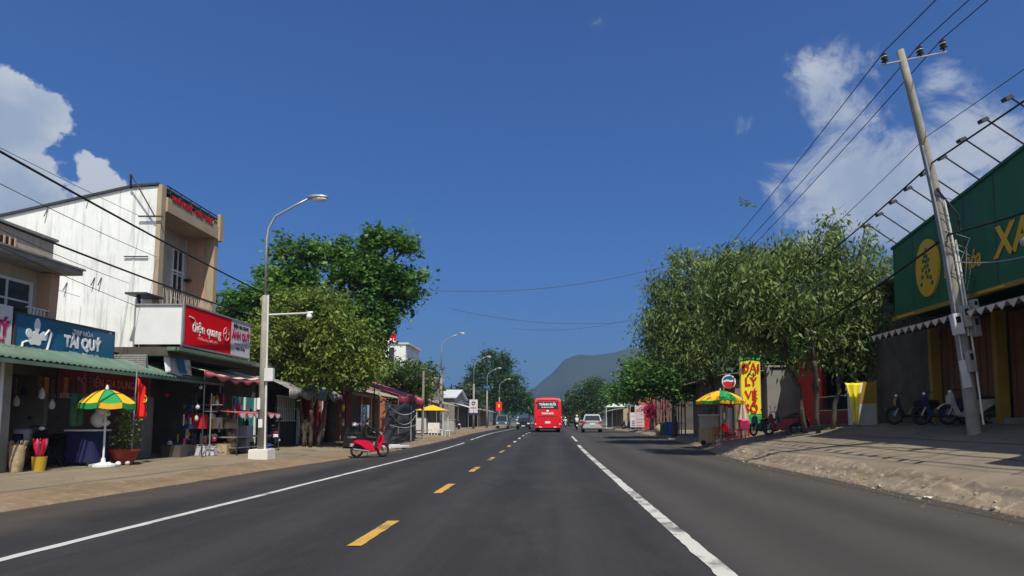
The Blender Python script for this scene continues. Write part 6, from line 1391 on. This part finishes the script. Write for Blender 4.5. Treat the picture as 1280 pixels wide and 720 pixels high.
sc_ = motorbike('bright red scooter by the kerb on the left side of the road', -6.52, 23.4, math.radians(-46), 'scooterred', name='scooter', cat='scooter', z=g(23)+.01, sc=.84)
MB().box(-.16,.16,-.98,-.74,.84,.90).tube([(-.14,-.96,.88),(-.14,-.7,.9)], .012, 5).build('rear_rack', M['galv'], sc_)
MB().prism([(-.55,.5),(-.1,.5),(.0,.62),(-.5,.72)], 'x', -.175, -.165).build('side_trim', M['plasticwhite'], sc_)
# parked motorbikes
for (x, y, a, p, lab) in ((11.0,19.4,1.4,'blackcar','black motorbike parked against the grey wall of the supermarket, leftmost of the three'),(11.0,17.9,1.2,'navy','dark blue motorbike parked by the first ochre pillar'),(11.05,16.9,1.5,'greybox','grey motorbike parked behind the leaning utility pole'),
    (9.2,25.4,.9,'maroon','maroon motorbike parked among the tree stems on the right'),(9.9,26.6,1.2,'blackcar','black motorbike parked behind the maroon one under the drooping trees'),(9.1,27.6,2.2,'cyclegreen','dark green motorbike parked nearest the lottery banner'),
    (-11.3,14.6,-2.9,'blackcar','black motorbike standing in the dim front of the grocery'),(-10.9,25.4,.5,'navy','dark motorbike by the glass door under the yellow-green tree'),(-9.2,61,.3,'plasticwhite','white motorbike parked on the pavement near the third lamp'),(-8.9,63,.2,'blackcar','black motorbike parked beyond the white one near the third lamp'),
    (8.6,70.5,1.0,'navy','dark motorbike parked beside the notice boards')):
    motorbike(lab, x, y, a, p)

# ------------------------------------------------------------------ people
def person(label, loc, rz, J, cols, helmet=True, hat=None, cat='person', group=None):
    """one continuous skinned body; J gives joint positions (x lateral, y forward, z up)"""
    names = ['pelvis','waist','chest','neck','head0','head1']; V = {}; verts = []; rad = []; edges = []
    def v(n, p, r): V[n] = len(verts); verts.append(p); rad.append(r)
    R_ = dict(pelvis=.135, waist=.115, chest=.135, neck=.05, head0=.075, head1=.085)
    for n in names: v(n, J[n], R_[n])
    edges += [(V[a], V[b_]) for a, b_ in zip(names, names[1:])]
    for s in ('l', 'r'):
        for n, r in (('sho',.062),('elb',.042),('wri',.028),('palm',.032)): v(n+s, J[n+s], r)
        edges += [(V['chest'],V['sho'+s]),(V['sho'+s],V['elb'+s]),(V['elb'+s],V['wri'+s]),(V['wri'+s],V['palm'+s])]
        for n, r in (('hip',.095),('kne',.062),('ank',.04),('toe',.032)): v(n+s, J[n+s], r)
        edges += [(V['pelvis'],V['hip'+s]),(V['hip'+s],V['kne'+s]),(V['kne'+s],V['ank'+s]),(V['ank'+s],V['toe'+s])]
        pa = Vector(J['palm'+s]); wr = Vector(J['wri'+s]); d = (pa-wr).normalized(); sd = d.cross(Vector((0,0,1)))
        sd = sd.normalized() if sd.length > .1 else Vector((1,0,0)); dn = sd.cross(d).normalized()*(-1 if sd.cross(d).z > 0 else 1)
        for k in range(4):
            o_ = sd*(.028*(k-1.5)/1.5); L1 = (.045,.05,.048,.038)[k]
            v(f'f{k}a{s}', tuple(pa+o_+d*.035), .0095); v(f'f{k}b{s}', tuple(pa+o_*1.1+d*(.035+L1*.6)+dn*.018), .009); v(f'f{k}c{s}', tuple(pa+o_*1.1+d*(.035+L1*.7)+dn*.045), .008)
            edges += [(V['palm'+s],V[f'f{k}a{s}']),(V[f'f{k}a{s}'],V[f'f{k}b{s}']),(V[f'f{k}b{s}'],V[f'f{k}c{s}'])]
        sg__ = 1 if s == 'l' else -1
        v('th1'+s, tuple(wr+d*.03+sd*.035*sg__), .011); v('th2'+s, tuple(wr+d*.065+sd*.045*sg__+dn*.02), .009); edges += [(V['wri'+s],V['th1'+s]),(V['th1'+s],V['th2'+s])]
    me = bpy.data.meshes.new('skel'); me.from_pydata([tuple(p) for p in verts], edges, []); o = bpy.data.objects.new('skel', me); COL.objects.link(o)
    m1_ = o.modifiers.new('s', 'SKIN'); m1_.use_smooth_shade = True
    for i, r in enumerate(rad): me.skin_vertices[0].data[i].radius = (r, r)
    me.skin_vertices[0].data[0].use_root = True
    m2_ = o.modifiers.new('b', 'SUBSURF'); m2_.levels = 2; m2_.render_levels = 2
    bpy.context.view_layer.update()
    bm_ = bpy.data.meshes.new_from_object(o.evaluated_get(bpy.context.evaluated_depsgraph_get())); bpy.data.objects.remove(o)
    bm_.materials.clear(); [bm_.materials.append(M[c]) for c in (cols['shirt'], cols['legs'], 'skin', 'black')]
    segs = [('pelvis','waist',0),('waist','chest',0),('chest','neck',0),('neck','head0',2),('head0','head1',2)]
    for s in ('l','r'): segs += [('chest','sho'+s,0),('sho'+s,'elb'+s,0),('elb'+s,'wri'+s,cols.get('sleeve',0)),('wri'+s,'palm'+s,2),('pelvis','hip'+s,1),('hip'+s,'kne'+s,1),('kne'+s,'ank'+s,1),('ank'+s,'toe'+s,3)] + [('palm'+s,f'f{k}c{s}',2) for k in range(4)] + [('wri'+s,'th2'+s,2)]
    sp = [(Vector(verts[V[a]]), Vector(verts[V[b_]]), m_) for a, b_, m_ in segs]
    mi_ = []
    for p in bm_.polygons:
        c = Vector(p.center); best = None
        for a, b_, m_ in sp:
            ab = b_-a; t_ = max(0, min(1, (c-a).dot(ab)/max(1e-9, ab.dot(ab)))); dd = (c-(a+ab*t_)).length
            if best is None or dd < best[0]: best = (dd, m_)
        mi_.append(best[1])
    bm_.polygons.foreach_set('material_index', mi_)
    # face details joined to the same mesh
    hc = Vector(J['head0'])*.5+Vector(J['head1'])*.5; fw = Vector((0,1,0))
    fx = MB(); fx.ell(hc+fw*.105+Vector((0,0,-.01)), (.014,.022,.02), 6, 4); fx.ell(hc+Vector((.085,.0,0)), (.015,.02,.03), 6, 4); fx.ell(hc+Vector((-.085,.0,0)), (.015,.02,.03), 6, 4)
    nb_ = len(fx.f); [fx.ell(hc+fw*.092+Vector((q,0,.02)), (.014,.012,.008), 6, 4) for q in (-.034,.034)]; fx.ell(hc+fw*.090+Vector((0,0,-.05)), (.026,.010,.007), 6, 4)
    b2 = bmesh.new(); b2.from_mesh(bm_); vs_ = [b2.verts.new(q) for q in fx.v]
    for i, f_ in enumerate(fx.f):
        try: ff_ = b2.faces.new([vs_[j] for j in f_]); ff_.material_index = 2 if i < nb_ else 3
        except ValueError: pass
    b2.to_mesh(bm_); b2.free(); bm_.name = 'person'
    o = bpy.data.objects.new('person', bm_); COL.objects.link(o); o.location = loc; o.rotation_euler.z = rz; tag(o, label, cat, group)
    CH.setdefault(o.name, [])
    if helmet:
        h_ = MB().ell(hc+Vector((0,-.01,.045)), (.135,.15,.13), 14, 9).build('helmet', M['helmet'], o, smooth=True); MB().box(-.1,.1,hc.y+.10,hc.y+.2,hc.z+.06,hc.z+.075).build('helmet_peak', M['helmet'], h_)
    else: MB().ell(hc+Vector((0,-.025,.035)), (.098,.105,.105), 14, 9).build('hair', M['hair'], o, smooth=True)
    return o
def rider_J():
    J = dict(pelvis=(0,-.28,.90), waist=(0,-.27,1.05), chest=(0,-.20,1.26), neck=(0,-.16,1.42), head0=(0,-.14,1.50), head1=(0,-.13,1.62))
    for s, q in (('l',-1),('r',1)):
        J['sho'+s] = (q*.17,-.18,1.34); J['elb'+s] = (q*.27,.02,1.14); J['wri'+s] = (q*.27,.27,1.07); J['palm'+s] = (q*.275,.33,1.065)
        J['hip'+s] = (q*.10,-.2,.86); J['kne'+s] = (q*.19,.22,.82); J['ank'+s] = (q*.17,.14,.40); J['toe'+s] = (q*.18,.30,.34)
    return J
for (x, y, a, p, sh_, lg_, lab, lab2) in (
    (3.05, 72, .0, 'blackcar', 'foam', 'trousers', 'black motorbike ridden away between the coach and the silver car', 'person in grey top riding away between coach and silver car'),
    (1.75, 96, PI, 'scooterred', 'plasticpink', 'jeans', 'red motorbike coming on just right of the coach', 'person in a pink top riding towards the viewer beside the coach'),
    (2.55, 104, PI, 'chrome', 'plasticwhite', 'trousers', 'silver motorbike coming on, second from the coach', 'person in a white top riding on, second from the coach'),
    (-4.9, 99, PI, 'plasticwhite', 'plasticwhite', 'jeans', 'white motorbike coming on between the blue van and black car', 'person in a white top riding between the blue van and the black car')):
    motorbike(lab, x, y, a, p, z=g(y)); person(lab2, (x, y, g(y)), a, rider_J(), dict(shirt=sh_, legs=lg_))
o = person('person in dark clothes sitting on the bright red scooter by the left kerb', (-6.52, 23.4, g(23)+.01), math.radians(-46), rider_J(), dict(shirt='black', legs='trousers'), helmet=False); o.scale = (.84,)*3
# person sitting outside the red house
J = dict(pelvis=(0,0,.48), waist=(0,.0,.62), chest=(0,.03,.86), neck=(0,.05,1.02), head0=(0,.07,1.10), head1=(0,.09,1.22))
for s, q in (('l',-1),('r',1)):
    J['sho'+s] = (q*.18,.02,.95); J['elb'+s] = (q*.25,.10,.72); J['wri'+s] = (q*.18,.30,.60); J['palm'+s] = (q*.15,.36,.59)
    J['hip'+s] = (q*.10,.06,.46); J['kne'+s] = (q*.13,.44,.48); J['ank'+s] = (q*.12,.42,.08); J['toe'+s] = (q*.13,.57,.04)
o = person('person in a loose pale yellow shirt sitting outside the red shop house', (-10.3, 27.0, H(-10.3,27)), -.2, J, dict(shirt='shirt', legs='trousers', sleeve=2), helmet=False)
MB  # stool under the sitter
o = MB().box(-.18,.18,-.18,.18,.36,.40).tube([(-.16,-.16,0),(-.14,-.14,.36)], .02, 5).tube([(.16,-.16,0),(.14,-.14,.36)], .02, 5).tube([(-.16,.16,0),(-.14,.14,.36)], .02, 5).tube([(.16,.16,0),(.14,.14,.36)], .02, 5).build('stool', M['shopbrown']); o.location = (-10.3, 27.0, H(-10.3,27)); tag(o, 'brown stool under the person in the pale yellow shirt', 'stool')

# ------------------------------------------------------------------ wires
def wire(name, label, p0, p1, sag, r=.012, m='cable', group=None, cat='cable', n=28):
    p0, p1 = Vector(p0), Vector(p1)
    pts = [tuple(p0.lerp(p1, t)-p0 - Vector((0,0,4*sag*t*(1-t)))) for t in lin(0, 1, n)]
    o = MB().tube(pts, r, 5).build(name, M[m], fix=False, smooth=True); o.location = p0
    return tag(o, label, cat, group)
# local point on the leaning pole -> world
upm = Matrix.Translation(up.location) @ up.rotation_euler.to_matrix().to_4x4()
tips = [upm @ Vector(q) for q in ((-.42,0,9.51),(.45,-.04,9.54),(1.0,-.1,9.59))]
nm = ('leftmost of three power wires over the leaning pole', 'middle of three power wires over the leaning pole', 'rightmost of three power wires over the leaning pole')
for i, p in enumerate(tips):
    wire('power_wire', nm[i]+', far span', p, (8.2+.5*i, 62, 9.6), 1.0, .013)
    wire('power_wire', nm[i]+', near span', p, (8.6+1.0*i, -22, 10.4), .45, .013)
pm = lambda z, x=0, y=-.15: tuple(upm @ Vector((x+bend(z), y, z)))
wire('telephone_cable', 'thick black cable slung low across the green sign board to the pole', pm(4.75), (10.3, 1.0, 5.6), .35, .028)
wire('telephone_cable', 'thick black cable drooping from the pole into the drooping tree', pm(4.75), (9.0, 40, 4.6), .9, .028)
wire('telephone_cable', 'dark cable passing beside the row of sign floodlights', pm(6.55), (9.9, -6, 8.6), .2, .022)
wire('telephone_cable', 'dark cable from the pole down towards the treetop', pm(6.55), (8.9, 42, 6.6), .8, .022)
wire('telephone_cable', 'thin wire leaving the pole high up to the picture edge', pm(7.2), (11.2, -3, 9.6), .2, .009)
wire('telephone_cable', 'thin wire leaving the pole high up to the treetop', pm(7.2), (9.8, 45, 7.8), .8, .009)
wire('service_wire', 'pale service wire looping from the pole to the tubular wall lamp', pm(4.1), (10.35, 11.2, 5.1), .35, .012, 'galv')
# left-hand wires hang from a street pole outside the frame
lp = thing('utility_pole', 'concrete utility pole outside the left edge of the picture', 'pole', (-9.4, 4.0, H(-9.4,4)))
MB().tube([(0,0,-.3),(0,0,8.6)], [.18,.12], 12).build('shaft', M['pole'], lp)
L0 = [((-9.3,4.0,6.35),(-10.2,30.5,5.9),.35,.024,'thick black cable sloping down across the white clad wall, upper'),((-9.35,4.0,4.98),(-9.9,31,5.15),.38,.022,'thick black cable sloping across the beige house and the balcony, lower'),
      ((-9.4,4.0,6.0),(-11.5,18.4,6.1),.2,.008,'thin wire ending at the bracket on the white clad wall'),((-9.4,4.0,5.7),(-12.2,18.3,5.3),.3,.008,'thin wire ending at the low hooks on the white clad wall'),((-9.45,4.0,5.4),(-11.6,18.3,4.5),.2,.008,'thin wire ending just above the box sign'),
      ((-9.4,4.0,6.15),(-12.0,18.3,7.3),.1,.007,'thin wire rising to the diagonal bracket on the white clad house'),((-9.4,4.0,5.2),(-13.6,18.3,4.9),.3,.007,'thin wire reaching the clad wall behind the beige parapet')]
for a, c, sg__, r, lab in L0: wire('overhead_cable', lab, a, c, sg__, r)
# faint wires spanning the road far ahead
wire('overhead_cable', 'faint wire sagging across the road ahead, highest one', (-9.6, 46, 10.9), (8.8, 49, 13.3), .8, .018, 'darkmetal')
wire('overhead_cable', 'faint wire sagging across the road ahead, middle one', (-9.0, 58, 11.6), (9, 60, 10.9), .8, .018, 'darkmetal')
wire('overhead_cable', 'faint wire sagging across the road ahead, lowest one', (-4.5, 75, 12.3), (9, 72, 12.8), .6, .016, 'darkmetal')
# leafy twig caught on the power wire
tw = thing('twig', 'small leafy twig caught high on the power wire, against the sky', 'twig', (7.95, 25.2, 10.15))
MB().tube([(-.3,0,.2),(0,0,0),(.35,0,-.25)], .012, 4).build('stem', M['bark'], tw)
mesh_quads('leaf', leaves(None, [(0,0,0),(.2,0,-.12),(-.15,0,.1)], [(.16,.1,.1)]*3, 70, .14, .35, .5, np.random.RandomState(2), 6, .08, .2), LM['droopy'], tw)
